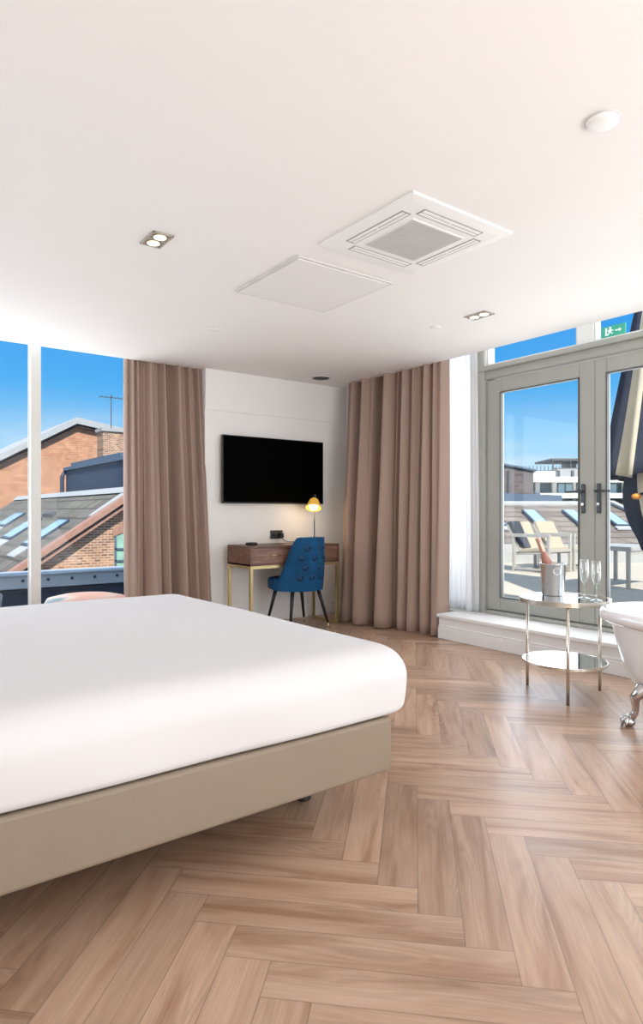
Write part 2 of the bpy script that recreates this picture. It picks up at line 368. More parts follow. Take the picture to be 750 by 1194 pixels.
b = MB(); b.box(2.76, 4.43, YB-.018, YB, 0, .125); b.box(2.76, 4.43, YB-.024, YB, 0, .09); b.box(4.43, 4.45, 5.1, YB, 0, .125)
struct(b.build('baseboard_back', M['trim'], bevel=.004), 'white skirting below the television')
# raised step along the glazed wall
b = MB(); b.box(4.17, 4.62, YF, 3.88, 0, .195); b.box(4.145, 4.62, YF, 3.885, .185, .215); b.box(4.158, 4.2, YF, 3.882, 0, .10); b.box(4.163, 4.2, YF, 3.881, .10, .118); b.box(4.40, 4.62, 3.86, 4.38, 0, .215)
struct(b.build('trim_2', M['trim'], bevel=.006), 'white raised step below the terrace doors')

# left window wall: full-height panes between pale posts
b = MB()
GY0, GY1 = 5.70, 5.80
for x0, x1 in ((XL, XL+.06), (1.243, 1.325), (2.13, 2.19)): b.box(x0, x1, GY0, GY1, 0, 2.85)
b.box(XL, 2.19, GY0+.01, GY1-.01, 0, .09); b.box(XL, 2.19, GY0+.01, GY1-.01, 2.79, 2.85)
w = struct(b.build('window_1', M['frame_white'], bevel=.006), 'tall window with a slim pale post behind the bed')
for i, (x0, x1) in enumerate(((XL+.06, 1.243), (1.325, 2.13))):
    MB().box(x0, x1, 5.755, 5.763, .09, 2.79).build('pane', M['pane'], w)
    g = MB()
    for q in (x0, x1-.008): g.box(q, q+.008, 5.745, 5.755, .09, 2.79)
    g.box(x0, x1, 5.745, 5.755, .09, .10)
    g.build('gasket', M['plastic_grey'], w)

# glazed wall on the right: frame, transom lights, double doors
b = MB()
b.box(4.50, 4.66, 3.66, 3.80, .215, 2.85)                  # side post
b.box(4.49, 4.66, .60, 3.80, 2.33, 2.375)                  # transom beam
b.box(4.52, 4.66, .60, 3.66, 2.26, 2.335)                  # head of the door frame
b.box(4.50, 4.66, .60, 3.66, .215, .245)                   # threshold
b.box(4.50, 4.66, .60, .72, .215, 2.85)
struct(b.build('trim_3', M['frame'], bevel=.008), 'stone-grey frame around the terrace doors')
b = MB()
b.box(4.51, 4.62, 3.64, 3.79, 2.375, 2.85); b.box(4.51, 4.62, 2.64, 2.775, 2.375, 2.85); b.box(4.52, 4.61, .72, 3.64, 2.375, 2.39); b.box(4.52, 4.61, .60, 3.64, 2.78, 2.85); b.box(4.51, 4.62, .6, .74, 2.375, 2.85)
t = struct(b.build('window_2', M['frame_white'], bevel=.006), 'shallow transom window over the terrace doors')
for y0, y1 in ((2.775, 3.64), (.74, 2.64)):
    MB().box(4.565, 4.573, y0, y1, 2.39, 2.79).build('pane', M['pane'], t)
    g = MB(); g.box(4.52, 4.565, y0-.0, y0+.012, 2.39, 2.79); g.box(4.52, 4.565, y1-.012, y1, 2.39, 2.79); g.build('gasket', M['slot'], t)
def door_leaf(name, ya, yb, hinge_left, label):
    """leaf between y=ya (far) and yb (near); glass in a grey frame; handle on the meeting stile"""
    far, near = (.145, .125) if hinge_left else (.09, .145)
    x0, x1 = 4.54, 4.60
    d = MB(); d.box(x0, x1, ya-far, ya, .25, 2.25); d.box(x0, x1, yb, yb+near, .25, 2.25); d.box(x0, x1, yb+near, ya-far, .25, .36); d.box(x0, x1, yb+near, ya-far, 2.135, 2.25)
    d = struct(d.build(name, M['frame'], bevel=.006), label)
    MB().box(4.566, 4.574, yb+near, ya-far, .36, 2.135).build('pane', M['pane'], d)
    g = MB(); gy0, gy1 = yb+near, ya-far
    for q in (gy0, gy1-.01): g.box(4.535, 4.566, q, q+.01, .36, 2.135)
    g.box(4.535, 4.566, gy0, gy1, .36, .37); g.box(4.535, 4.566, gy0, gy1, 2.125, 2.135); g.build('gasket', M['gasket'], d)
    if hinge_left: hy, sgn = yb+.088, 1
    else: hy, sgn = ya-.036, -1
    h = MB(); h.box(4.525, 4.54, hy-.016, hy+.016, 1.09, 1.315)
    h = h.build('handle', M['ironmongery'], d, bevel=.008)
    l = MB(); l.tube([(4.53,hy,1.255),(4.485,hy,1.255)], .010, 10); l.tube([(4.487,hy,1.255),(4.483,hy+sgn*.02,1.256),(4.485,hy+sgn*.115,1.254)], [.010,.010,.009], 10); l.build('lever', M['ironmongery'], h, smooth=True)
    k = MB(); k.tube([(4.526,hy,1.16),(4.519,hy,1.16)], .011, 12); k.build('lock_cylinder', M['chrome'], h)
    return d
door_leaf('door_1', 3.66, 2.646, True, 'left leaf of the grey glazed terrace doors')
door_leaf('door_2', 2.644, 1.63, False, 'right leaf of the grey glazed terrace doors')
b = MB(); b.box(4.52, 4.62, 1.50, 1.63, .245, 2.26)
struct(b.build('trim_4', M['frame'], bevel=.006), 'stone-grey post beside the right terrace door')
g = MB();  # out-of-view window, added to bring in more light
for y0, y1 in ((.72, .78), (1.44, 1.50)): g.box(4.54, 4.6, y0, y1, .245, 2.26)
g.box(4.54, 4.6, .78, 1.44, .245, .31); g.box(4.54, 4.6, .78, 1.44, 2.2, 2.26)
g = struct(g.build('added_unseen_window', M['frame'], bevel=.005), 'unseen fixed grey window added for light beside the terrace doors'); MB().box(4.566,4.574,.78,1.44,.31,2.2).build('pane', M['pane'], g)
g = MB(); g.box(4.52, 4.6, 4.32, 4.4, .215, 2.85); g.box(4.52, 4.6, 3.80, 4.32, .215, .28); g.box(4.52, 4.6, 3.80, 4.32, 2.78, 2.85)
g = struct(g.build('window_4', M['frame'], bevel=.005), 'narrow window behind the sheer curtain'); MB().box(4.556,4.564,3.80,4.32,.28,2.78).build('pane', M['pane'], g)
struct(MB().box(4.5, 4.75, YF, .60, 0, 2.85).build('wall_right', M['paint']), 'white wall beyond the terrace doors')

# green sign panel with white pictograms, just inside the transom glass
sg = MB().box(4.545, 4.553, 2.41, 2.595, 2.392, 2.475).build('green_sign_panel', M['green']); tag(sg, 'small green sign with white pictograms in the transom window above the doors', 'sign')
b = MB(); X0, X1 = 4.541, 4.545
def sq(pts): b.prism([(y, z) for y, z in pts], 'x', X0, X1)
cy = 2.525
b.tube([(4.5445, cy, 2.460), (4.541, cy, 2.460)], .008, 12)
sq([(cy+.004,2.451),(cy-.012,2.447),(cy-.006,2.426),(cy+.010,2.428)])
sq([(cy-.006,2.428),(cy-.022,2.418),(cy-.018,2.414),(cy+.000,2.424)]); sq([(cy+.010,2.428),(cy+.022,2.408),(cy+.017,2.406),(cy+.003,2.425)])
sq([(cy-.010,2.448),(cy-.026,2.438),(cy-.023,2.434),(cy-.008,2.442)]); sq([(cy+.004,2.450),(cy+.020,2.440),(cy+.017,2.436),(cy+.004,2.443)])
sq([(2.485,2.430),(2.455,2.430),(2.455,2.422),(2.440,2.434),(2.455,2.446),(2.455,2.438),(2.485,2.438)])
sq([(2.550,2.408),(2.562,2.408),(2.562,2.464),(2.550,2.464)])
b.build('pictogram', M['signwhite'], sg)

# ------------------------------------------------------------------ ceiling fittings
t = thing('air_conditioner', (2.268, 2.278, CE), 'square white ceiling cassette air conditioner with grey centre grille', 'air conditioner')
h = .338
b = MB()
b.prism([(-h,-h),(h,-h),(h,h),(-h,h)], 'z', -.012, 0)
b.hexa([(-h,-h,-.012),(h,-h,-.012),(h,h,-.012),(-h,h,-.012),(-h+.05,-h+.05,-.016),(h-.05,-h+.05,-.016),(h-.05,h-.05,-.016),(-h+.05,h-.05,-.016)])
b.build('panel', M['plastic'], t, local=True, bevel=.003)
g = .168
MB().box(-g-.006, g+.006, -g-.006, g+.006, -.019, -.014).build('grille_frame', M['plastic'], t, local=True)
b = MB().box(-g, g, -g, g, -.021, -.017)
for i in range(22):
    x = -g+(i+.5)*2*g/22; b.box(x-.003, x+.003, -g, g, -.023, -.020)
b.build('grille', M['slot'], t, local=True)
for k in range(4):
    c, s = [(1,0),(0,1),(-1,0),(0,-1)][k]
    def R(u0, u1, v0, v1, z0, z1, bb):   # u outwards, v along the side
        xs = sorted([c*u0 - s*v0, c*u1 - s*v1]); ys = sorted([s*u0 + c*v0, s*u1 + c*v1]); bb.box(xs[0], xs[1], ys[0], ys[1], z0, z1)
    a = MB(); R(.214, .270, -.20, .20, -.0175, -.014, a); o = a.build('air_outlet', M['outlet'], t, local=True)
    a = MB(); R(.220, .238, -.192, .192, -.0190, -.016, a); R(.244, .264, -.192, .192, -.0190, -.016, a); R(.236, .246, -.005, .005, -.0188, -.016, a); a.build('flap', M['plastic'], o, local=True, bevel=.002)
t = MB().box(1.925, 2.612, 2.79, 3.475, CE-.010, CE).build('access_hatch', M['plastic_grey'], bevel=.003); tag(t, 'plain square white access hatch in the ceiling beside the air conditioner', 'hatch')
MB().box(1.945, 2.592, 2.81, 3.455, CE-.014, CE-.009).build('hatch_panel', pmat('hatch_white', srgb(232,229,227), .8, var=.01), t, bevel=.002)
def downlight(cx, cy, rz, label):
    t = thing('recessed_downlight', (cx, cy, CE), label, 'ceiling light', rz, 'twin recessed downlights in the ceiling')
    w, l = .053, .088
    b = MB(); b.box(-w, w, l-.008, l, -.008, 0); b.box(-w, w, -l, -l+.008, -.008, 0); b.box(-w, -w+.008, -l, l, -.008, 0); b.box(w-.008, w, -l, l, -.008, 0); b.box(-w+.008, w-.008, -.006, .006, -.007, 0); b.box(-w+.008, w-.008, -l+.008, l-.008, -.003, -.001)
    b.build('bezel', M['nickel'], t, local=True, bevel=.001)
    for y in (-.042, .042):
        a = MB(); a.lathe([(.036,-.007),(.036,-.004),(.001,-.004)], (0,y,0), 24); r = a.build('lamp_ring', M['brass'], t, local=True, smooth=False)
        a = MB(); a.lathe([(.001,-.0075),(.031,-.0085),(.031,-.006)], (0,y,0), 24); a.build('bulb', M['downlight'], r, local=True)
    return t
downlight(1.252, 3.055, 0, 'twin square downlight on the left of the ceiling, nearest the bed')
downlight(3.52, 2.90, 0, 'twin downlight in the ceiling near the terrace doors')
b = MB(); b.lathe([(.055,0),(.055,-.006),(.052,-.013),(.044,-.019),(.030,-.022),(.001,-.023)], (2.11,1.20,CE), 40)
d = b.build('smoke_detector', M['plastic'], smooth=True); tag(d, 'round white smoke detector on the ceiling, upper right', 'smoke detector')
MB().lathe([(.058,0),(.058,-.006),(.05,-.006)], (2.11,1.20,CE), 40).build('mounting_ring', M['slot'], d)
for (x, y), l in (((2.209,4.31), 'tiny white sprinkler cover plate on the ceiling near the left curtain'), ((3.494,3.283), 'tiny white sprinkler cover plate on the ceiling near the right downlight')):
    o = MB().lathe([(.042,0),(.042,-.003),(.039,-.005),(.001,-.0055)], (x,y,CE), 32).build('sprinkler_cover', M['plastic'], smooth=True); tag(o, l, 'sprinkler', 'sprinkler covers in the ceiling')
t = MB().lathe([(.098,0),(.098,-.006),(.088,-.010),(.084,-.006)], (3.87,5.20,CE), 40).build('ceiling_speaker', M['plastic_grey']); tag(t, 'round dark grey ceiling speaker above the television corner', 'speaker')
MB().lathe([(.086,-.004),(.084,-.011),(.001,-.014)], (3.87,5.20,CE), 40).build('speaker_grille', M['speaker'], t, smooth=True)

# ------------------------------------------------------------------ curtains
def smoothstep(t): t = max(0, min(1, t)); return t*t*(3-2*t)
def curtain(name, p0, p1, q0, q1, zt, zb, folds, amp_t, amp_b, mat, nrm, seed, nu=220, nv=26, pleats=None, power=1.0):
    """cloth hung from p0-p1 falling to q0-q1; `folds` irregular pleats; nrm = room side"""
    rnd = random.Random(seed); cuts = [0]
    for i in range(folds): cuts.append(cuts[-1]+rnd.uniform(.6, 1.5))
    cuts = [c/cuts[-1] for c in cuts]; amps = [rnd.uniform(.7, 1.25) for _ in range(folds)]; skew = [rnd.uniform(-.25,.25) for _ in range(folds)]
    if pleats: cuts = [c for c, a in pleats]+[1]; amps = [a for c, a in pleats]
    p0, p1, q0, q1 = map(Vector, (p0, p1, q0, q1)); nv_ = Vector(nrm)
    def fn(u, v):
        k = max(i for i in range(folds) if cuts[i] <= u + 1e-9) if u < 1 else folds-1
        t = (u-cuts[k])/(cuts[k+1]-cuts[k])
        w = abs(math.sin(PI*t))**.75*amps[k] + .28*(1-v)**.6*math.sin(2*PI*(folds*1.9*u+.3*math.sin(7*u)))
        a = amp_t + (amp_b-amp_t)*v**power
        ut = u + .010*math.sin(9*u+seed)*v
        top = p0.lerp(p1, ut); bot = q0.lerp(q1, ut)
        p = top.lerp(bot, v**1.15)
        tang = (q1-q0).normalized()
        d = (w-.45)*a + .012*math.sin(23*u+4*v+seed)*v
        pos = Vector((p.x, p.y)) + Vector((nv_.x, nv_.y))*d + Vector((tang.x, tang.y))*(skew[k]*math.sin(2*PI*t)*a*.6)
        z = zt + (zb-zt)*v
        return (pos.x, pos.y, z)
    b = MB().grid(fn, nu, nv)
    o = b.build(name, mat, smooth=True, solid=.004, offset=0)
    return o
c = curtain('curtain', (2.02,5.66,0), (2.745,5.62,0), (2.02,5.62,0), (2.80,5.42,0), 2.80, .02, 7, .075, .12, M['curtain'], (0,-1), 3,
            pleats=[(0,.75),(.22,.95),(.40,1.0),(.52,-.5),(.58,1.1),(.72,.9),(.86,.8)])
tag(c, 'taupe floor-length curtain drawn back left of the television', 'curtain', 'taupe blackout curtains')
c = curtain('curtain', (4.355,5.30,0), (4.375,3.985,0), (4.06,5.08,0), (4.235,3.90,0), 2.80, .012, 7, .10, .19, M['curtain'], (-1,0), 12, nu=320,
            pleats=[(0,1.0),(.13,.35),(.17,1.15),(.32,-.75),(.41,1.1),(.54,.55),(.60,.85),(.70,-.35),(.735,.75),(.90,.55)])
tag(c, 'wide taupe floor-length curtain in the corner right of the television', 'curtain', 'taupe blackout curtains')
c = curtain('sheer_curtain', (4.476,4.07,0), (4.476,3.72,0), (4.476,4.07,0), (4.47,3.70,0), 2.80, .225, 6, .025, .035, M['sheer'], (-1,0), 5)
tag(c, 'white sheer curtain hanging beside the terrace doors', 'curtain')

# ------------------------------------------------------------------ bed
bed = thing('bed', (.53, 2.72, 0), 'large bed with white sheeted mattress on a taupe upholstered base', 'bed')
MB().box(-.56, 1.585, 1.70, 3.74, .17, .362).build('base', M['bedbase'], bed, bevel=.012, seg=3)
for x in (-.35, .55, 1.417):
    for y in ((2.02 if x > 1 else 2.2), 3.4):
        b = MB(); b.lathe([(.030,0),(.032,.004),(.030,.05),(.030,.175)], (x,y,0), 20); b.build('leg', M['black'], bed, smooth=False)
def mattress():
    x0, x1, y0, y1, z0, z1 = -.56, 1.715, 1.700, 3.77, .3625, .606
    cx, cy, cz = (x0+x1)/2, (y0+y1)/2, (z0+z1)/2; hx, hy, hz = (x1-x0)/2, (y1-y0)/2, (z1-z0)/2
    bm = bmesh.new(); bmesh.ops.create_cube(bm, size=2)
    bmesh.ops.subdivide_edges(bm, edges=bm.edges[:], cuts=30, use_grid_fill=True)
    rt, rb = .115, .028; rc = .13
    for v in bm.verts:
        p = v.co
        x, y, z = p.x*hx, p.y*hy, p.z*hz
        # redistribute towards the edges
        f = lambda t: math.copysign(1-(1-abs(t))**1.6, t)
        x, y = f(p.x)*hx, f(p.y)*hy; z = p.z*hz
        # vertical corners
        ax, ay = abs(x), abs(y); qx, qy = max(0, ax-(hx-rc)), max(0, ay-(hy-rc))
        # inset by height (rounded top/bottom edge)
        ix, iy, iz = max(0, ax-(hx-rt)), max(0, ay-(hy-rt)), max(0, z-(hz-rt)) if z > 0 else max(0, -z-(hz-rb))
        if qx > 0 and qy > 0:
            l = math.hypot(qx, qy); m = max(qx, qy); k = m/l
            x = math.copysign(hx-rc+qx*k, x); y = math.copysign(hy-rc+qy*k, y)
            ax, ay = abs(x), abs(y)
        r = rt if z > 0 else rb
        ex = max(0, max(math.hypot(max(0,ax-(hx-rc)), max(0,ay-(hy-rc)))-(rc-r) if (ax > hx-rc and ay > hy-rc) else 0, ax-(hx-r), ay-(hy-r)))
        ez = max(0, abs(z)-(hz-r))
        if ex > 0 and ez > 0:
            l = math.hypot(ex, ez); m = max(ex, ez); k = m/l
            nex, nez = ex*k, ez*k
            z = math.copysign(hz-r+nez, z)
            # move in plan along inward direction
            dx = dy = 0
            if ax > hx-rc and ay > hy-rc:
                d = Vector((ax-(hx-rc), ay-(hy-rc))); d.normalize(); dx, dy = d
            elif ax-(hx-r) > ay-(hy-r): dx = 1
            else: dy = 1
            x -= math.copysign(dx*(ex-nex), x); y -= math.copysign(dy*(ex-nex), y)
        # gentle crown and linen undulation
        top = max(0, z/hz)
        u = (x/hx); w = (y/hy)
        z += .012*top*(1-u*u)*(1-w*w) + .0025*top*math.sin(7*x+2*y)*math.sin(3*y+1)
        side = 1-(z/hz)**2
        y += math.copysign(.008*side*abs(w)**6, y); x += math.copysign(.012*side*abs(u)**6, x)
        y += .004*math.sin(9*x+11*z)*abs(w)**8
        p.x, p.y, p.z = cx+x, cy+y, cz+z
    me = bpy.data.meshes.new('mattress'); 
    for v in bm.verts: v.co -= Vector((.53,2.72,0))
    bm.to_mesh(me); bm.free(); me.materials.append(M['sheet'])
    o = bpy.data.objects.new('mattress', me); COL.objects.link(o); o.parent = bed
    for p in me.polygons: p.use_smooth = True
    md = o.modifiers.new('s', 'SUBSURF'); md.levels = 1; md.render_levels = 1
    o['label'] = 'mattress under a smooth white sheet'
mattress()

# printed pouf and armchair just beyond the bed
pf = thing('footstool', (1.43, 4.80, 0), 'low round footstool in pink and blue print between bed and window', 'footstool')
b = MB(); b.lathe([(.001,.10),(.26,.10),(.295,.14),(.305,.30),(.30,.42),(.27,.475),(.19,.493),(.001,.497)], (1.43,4.80,0), 48); b.build('cushion', M['print'], pf, smooth=True)
MB().tube([(1.43+.302*math.cos(a*PI/24), 4.80+.302*math.sin(a*PI/24), .41) for a in range(48)], .006, 8, closed=True).build('piping', M['pouf_trim'], pf, smooth=True)
for k in range(4):
    a = PI/4+k*PI/2; MB().tube([(1.43+.2*math.cos(a),4.80+.2*math.sin(a),.11),(1.43+.22*math.cos(a),4.80+.22*math.sin(a),0)], [.018,.012], 10).build('leg', M['black'], pf)
ac = thing('armchair', (.46, 4.75, 0), 'blue-grey tub armchair with pale piping at the left window', 'armchair')
def shell(u, v):
    a = (u-.5)*math.radians(230); z = .16+v*(.50*(.72+.28*math.cos(a*.78)**2)); r = .32+.05*v
    return (.46+r*math.sin(a), 4.75-r*math.cos(a)*1.0, z)   # back towards the bed
MB().grid(lambda u, v: (shell(u,v)[0], shell(u,v)[1], shell(u,v)[2]), 32, 8).build('backrest', pmat('blue_grey_fabric', srgb(120,134,156), .9, var=.05), ac, smooth=True, solid=.05, offset=0)
MB().tube([shell(i/40, 1) for i in range(41)], .010, 8).build('piping', M['pouf_trim'], ac, smooth=True)
MB().lathe([(.001,.2),(.27,.2),(.29,.24),(.28,.38),(.001,.40)], (.46,4.77,0), 32).build('seat', pmat('blue_grey_seat', srgb(110,126,150), .9, var=.05), ac, smooth=True)
for k in range(4):
    a = PI/4+k*PI/2; MB().tube([(.46+.2*math.cos(a),4.75+.2*math.sin(a),.21),(.46+.24*math.cos(a),4.75+.24*math.sin(a),0)], [.018,.012], 10).build('leg', M['black'], ac)

# ------------------------------------------------------------------ television wall
tv = thing('television', (3.49, 5.46, 1.18), 'black flat-screen television mounted on the white wall', 'television')
MB().box(2.89, 4.085, 5.448, 5.478, 1.182, 1.838).build('casing', M['black'], tv, bevel=.004)
MB().box(2.897, 4.078, 5.4455, 5.45, 1.196, 1.832).build('screen', M['screen'], tv)
b = MB().box(3.25, 3.72, 5.476, 5.5195, 1.35, 1.68); b.build('wall_bracket', M['black'], tv)
sk = thing('wall_socket', (3.54, 5.52, .83), 'dark metal double wall socket above the desk', 'socket')
MB().box(3.465, 3.612, 5.508, 5.520, .828, .914).build('plate', M['socketplate'], sk, bevel=.003)
for x in (3.502, 3.575):
    b = MB(); b.box(x-.020, x+.020, 5.505, 5.509, .845, .880); b.build('outlet', M['black'], sk, bevel=.002)
    b = MB(); b.box(x-.006, x+.006, 5.503, 5.509, .890, .904); b.build('rocker', M['ironmongery'], sk, bevel=.001)
b = MB(); b.box(3.553, 3.597, 5.462, 5.505, .838, .886); pl = b.build('power_plug', M['black'], bevel=.008); tag(pl, 'black plug pushed into the wall socket over the desk', 'plug')
MB().tube([(3.575,5.475,.845),(3.60,5.465,.81),(3.64,5.455,.7955),(3.70,5.43,.7945),(3.76,5.37,.7945)], .0035, 8).build('cable', M['black'], pl, smooth=True)

# desk
D0, D1, DY0, DY1, DZ0, DZ1 = 2.92, 3.93, 4.98, 5.41, .612, .79
dk = thing('writing_desk', ((D0+D1)/2, (DY0+DY1)/2, 0), 'walnut writing desk with slim brass frame below the television', 'desk')
b = MB(); b.box(D0, D1, DY0, DY1, DZ1-.018, DZ1); b.box(D0, D1, DY0+.004, DY1, DZ0, DZ0+.016); b.box(D0, D0+.018, DY0, DY1, DZ0, DZ1-.018); b.box(D1-.018, D1, DY0, DY1, DZ0, DZ1-.018); b.box(D0, D1, DY1-.012, DY1, DZ0, DZ1-.018)
b.box((D0+D1)/2-.008, (D0+D1)/2+.008, DY0+.01, DY1, DZ0, DZ1-.018)
b.build('carcass', M['walnut'], dk, bevel=.002)
for k in range(2):
    x0 = D0+.02+k*((D1-D0)/2-.012); x1 = x0+(D1-D0)/2-.030
    dr = MB().box(x0, x1, DY0+.003, DY0+.021, DZ0+.018, DZ1-.020); dr.box(x0+.02, x1-.02, DY0+.02, DY1-.05, DZ0+.02, DZ0+.12)
    dr = dr.build('drawer', M['walnut_front'], dk, bevel=.0015)
    xm = (x0+x1)/2; b = MB(); b.tube([(xm-.055,DY0-.018,.703),(xm+.055,DY0-.018,.703)], .0055, 10)
    for q in (-.045, .045): b.tube([(xm+q,DY0+.004,.703),(xm+q,DY0-.018,.703)], .004, 8)
    b.build('handle', M['brass'], dr, smooth=True)
fz = DZ0-.014
for y in (DY0+.014, DY1-.014): MB().bar((D0+.002,y,fz), (D1-.002,y,fz), .026).build('rail', M['brass'], dk)
for x in (D0+.014, D1-.014):
    MB().bar((x,DY0+.02,fz), (x,DY1-.02,fz), .026).build('rail', M['brass'], dk); MB().bar((x,DY0+.02,.013), (x,DY1-.02,.013), .024).build('foot_rail', M['brass'], dk)
for x in (D0+.014, D1-.014):
    for y in (DY0+.014, DY1-.014): MB().bar((x,y,0), (x,y,DZ0-.001), .027).build('leg', M['brass'], dk)
# things on the desk
p = MB().lathe([(.050,0),(.056,.004),(.057,.018),(.052,.024),(.001,.025)], (3.06,5.20,DZ1), 32).build('charging_puck', M['black'], smooth=True); tag(p, 'small black round puck on the left end of the desk', 'puck')
MB().lathe([(.040,.0252),(.038,.0262),(.001,.0265)], (3.06,5.20,DZ1), 32).build('top_pad', M['socketplate'], p, smooth=True)
lx, ly = 3.86, 5.30
lp = thing('desk_lamp', (lx, ly, DZ1), 'lit desk lamp with amber shade on a slim stem at the desk end', 'lamp')
MB().lathe([(.075,0),(.076,.010),(.070,.016),(.012,.020)], (lx,ly,DZ1), 36).build('base', M['brass'], lp, smooth=True)
MB().tube([(lx,ly,DZ1+.012),(lx,ly,1.235)], .0055, 10).build('stem', M['ironmongery'], lp, smooth=True)
ax = Vector((-.30,-.30,-.80)).normalized()
hd = Vector((lx-.01, ly-.012, 1.245))
def along(prof, n=32):
    z = ax; x = z.orthogonal().normalized(); y = z.cross(x); vs = []; k = len(prof)
    for r, t in prof:
        for j in range(n):
            a = 2*PI*j/n; vs.append(hd + z*t + (x*math.cos(a)+y*math.sin(a))*r)
    return MB().add(vs, [(i*n+j, i*n+(j+1)%n, (i+1)*n+(j+1)%n, (i+1)*n+j) for i in range(k-1) for j in range(n)])
along([(.001,-.035),(.016,-.033),(.018,.0),(.024,.012),(.001,.014)]).build('lamp_holder', M['ironmongery'], lp, smooth=True)
along([(.022,.008),(.040,.022),(.052,.045),(.062,.075),(.074,.105),(.078,.118)]).build('lamp_shade', M['amber'], lp, smooth=True, solid=.003)
along([(.001,.03),(.022,.045),(.040,.075),(.046,.100),(.036,.125),(.001,.140)]).build('bulb', M['glow'], lp, smooth=True)
MB().tube([(lx,ly,1.225),(lx,ly,1.25),hd], .009, 10).build('joint', M['ironmongery'], lp, smooth=True)

# blue velvet chair, tucked in
ch = thing('desk_chair', (3.475, 5.045, 0), 'blue velvet button-back chair with black legs tucked in at the desk', 'chair')
def back(u, v):
    th = (u-.5)*math.radians(206); a = abs(th)
    top = .475 + .39*(1-smoothstep((a-math.radians(44))/math.radians(38))) - .012*max(0, 1-a/.8)*0
    if a > math.radians(38): top -= 0
    z = .365 + (top-.365)*v
    lean = max(0, z-.45)
    s = 1 - .14*min(1, lean/.4)
    rx, ry = .252, .225
    bulge = .012*math.sin(PI*min(1,v))
    x = (rx+bulge)*math.sin(th)*s; y = -(ry+bulge)*math.cos(th) - .22*lean*max(0, math.cos(th))
    # shallow tufts on the outside of the back
    d = 0
    for bx, bz in TUFT:
        d += math.exp(-((x-bx)**2+(z-bz)**2)/(2*.018**2))
    y += .007*min(1, d) if math.cos(th) > .3 else 0
    return (x, y, z)
TUFT = [(bx, bz) for bz, row in ((.77,(-.075,.075)),(.68,(-.11,0,.11)),(.59,(-.075,.075)),(.50,(-.11,0,.11))) for bx in row]
bk = MB().grid(back, 72, 36)
for bx, bz in TUFT:   # covered buttons, part of the upholstery
    th = math.asin(max(-1, min(1, bx/(.252*(1-.14*min(1,max(0,bz-.45)/.4))))))
    y = -.233*math.cos(th) - .22*max(0,bz-.45)*math.cos(th)+.012
    vs = []; n = 10
    for i in range(5):
        ph = i/4*PI
        for j in range(n): vs.append((bx+.006*math.sin(ph)*math.cos(2*PI*j/n), y+.004-.006*math.cos(ph)*.6, bz+.006*math.sin(ph)*math.sin(2*PI*j/n)))
    bk.add(vs, [(i*n+j, i*n+(j+1)%n, (i+1)*n+(j+1)%n, (i+1)*n+j) for i in range(4) for j in range(n)], 1)
o = bk.build('backrest', [M['velvet'], M['velvet_dark']], ch, smooth=True, local=True)
md = o.modifiers.new('thickness', 'SOLIDIFY'); md.thickness = .045; md.offset = -1
md = o.modifiers.new('edge', 'BEVEL'); md.width = .014; md.segments = 3; md.limit_method = 'ANGLE'; md.angle_limit = math.radians(50)
b = MB()
pts = []
for i in range(40):
    a = 2*PI*i/40; c, s = math.cos(a), math.sin(a); e = .55
    pts.append((.215*math.copysign(abs(c)**e, c), .05+.24*math.copysign(abs(s)**e, s)))
vs = []; prof = [(.9,.36),(.99,.372),(1,.40),(1,.445),(.97,.466),(.85,.476),(.4,.480)]
for k, z in prof: vs += [(x*k, .05+(y-.05)*k, z) for x, y in pts]
fs = [(i*40+j, i*40+(j+1)%40, (i+1)*40+(j+1)%40, (i+1)*40+j) for i in range(len(prof)-1) for j in range(40)] + [tuple(reversed(range(40))), tuple(range((len(prof)-1)*40, len(prof)*40))]
b.add(vs, fs); b.build('seat', M['velvet'], ch, smooth=True, local=True)
for sx in (-1, 1):
    for sy in (-1, 1):
        top = Vector((sx*.145, sy*.14+.01, .375)); ft = Vector((sx*.225, sy*.205, 0)); k = top.lerp(ft, .86)
        l = MB().tube([top, top.lerp(ft,.3), k], [.019,.0165,.0115], 14).build('leg', M['black'], ch, smooth=True, local=True)
        MB().tube([k, ft], [.0116,.0095], 14).build('leg_tip', M['brass'], l, smooth=True, local=True)

# ------------------------------------------------------------------ round side table and what stands on it
tx, ty = 3.508, 2.238
tb = thing('side_table', (tx, ty, 0), 'round two-tier champagne metal side table with mirrored shelves', 'side table')
def disc(r, z0, z1): return MB().lathe([(r-.006,z0),(r,z0+.002),(r,z1-.002),(r-.006,z1)], (tx,ty,0), 72)
MB().lathe([(.252,.555),(.262,.555),(.262,.583),(.252,.583),(.252,.555)], (tx,ty,0), 80, cap=False).build('top_rim', M['gold'], tb)
MB().lathe([(.001,.566),(.2525,.566),(.2525,.579),(.001,.579)], (tx,ty,0), 80).build('tabletop', M['mirror'], tb)
MB().lathe([(.236,.190),(.246,.190),(.246,.206),(.236,.206),(.236,.190)], (tx,ty,0), 80, cap=False).build('shelf_rim', M['gold'], tb)
MB().lathe([(.001,.193),(.2365,.193),(.2365,.204),(.001,.204)], (tx,ty,0), 80).build('shelf', M['mirror'], tb)
for fx, fy in ((3.478,2.463), (3.30,2.081), (3.716,2.141)):
    dv = Vector((fx-3.498, fy-2.228)).normalized()*.250
    MB().tube([(tx+dv.x,ty+dv.y,0),(tx+dv.x,ty+dv.y,.560)], .0095, 14).build('leg', M['gold'], tb, smooth=True)
TZ = .5792
bx, by = 3.575, 2.362
bu = thing('ice_bucket', (bx, by, TZ), 'steel champagne bucket on the round side table', 'ice bucket')
b = MB().lathe([(.001,.0),(.062,.0),(.066,.004),(.078,.190),(.083,.194),(.083,.199),(.078,.200),(.075,.196),(.064,.010),(.001,.008)], (bx,by,TZ), 48); b.build('body', M['steel'], bu, smooth=True)
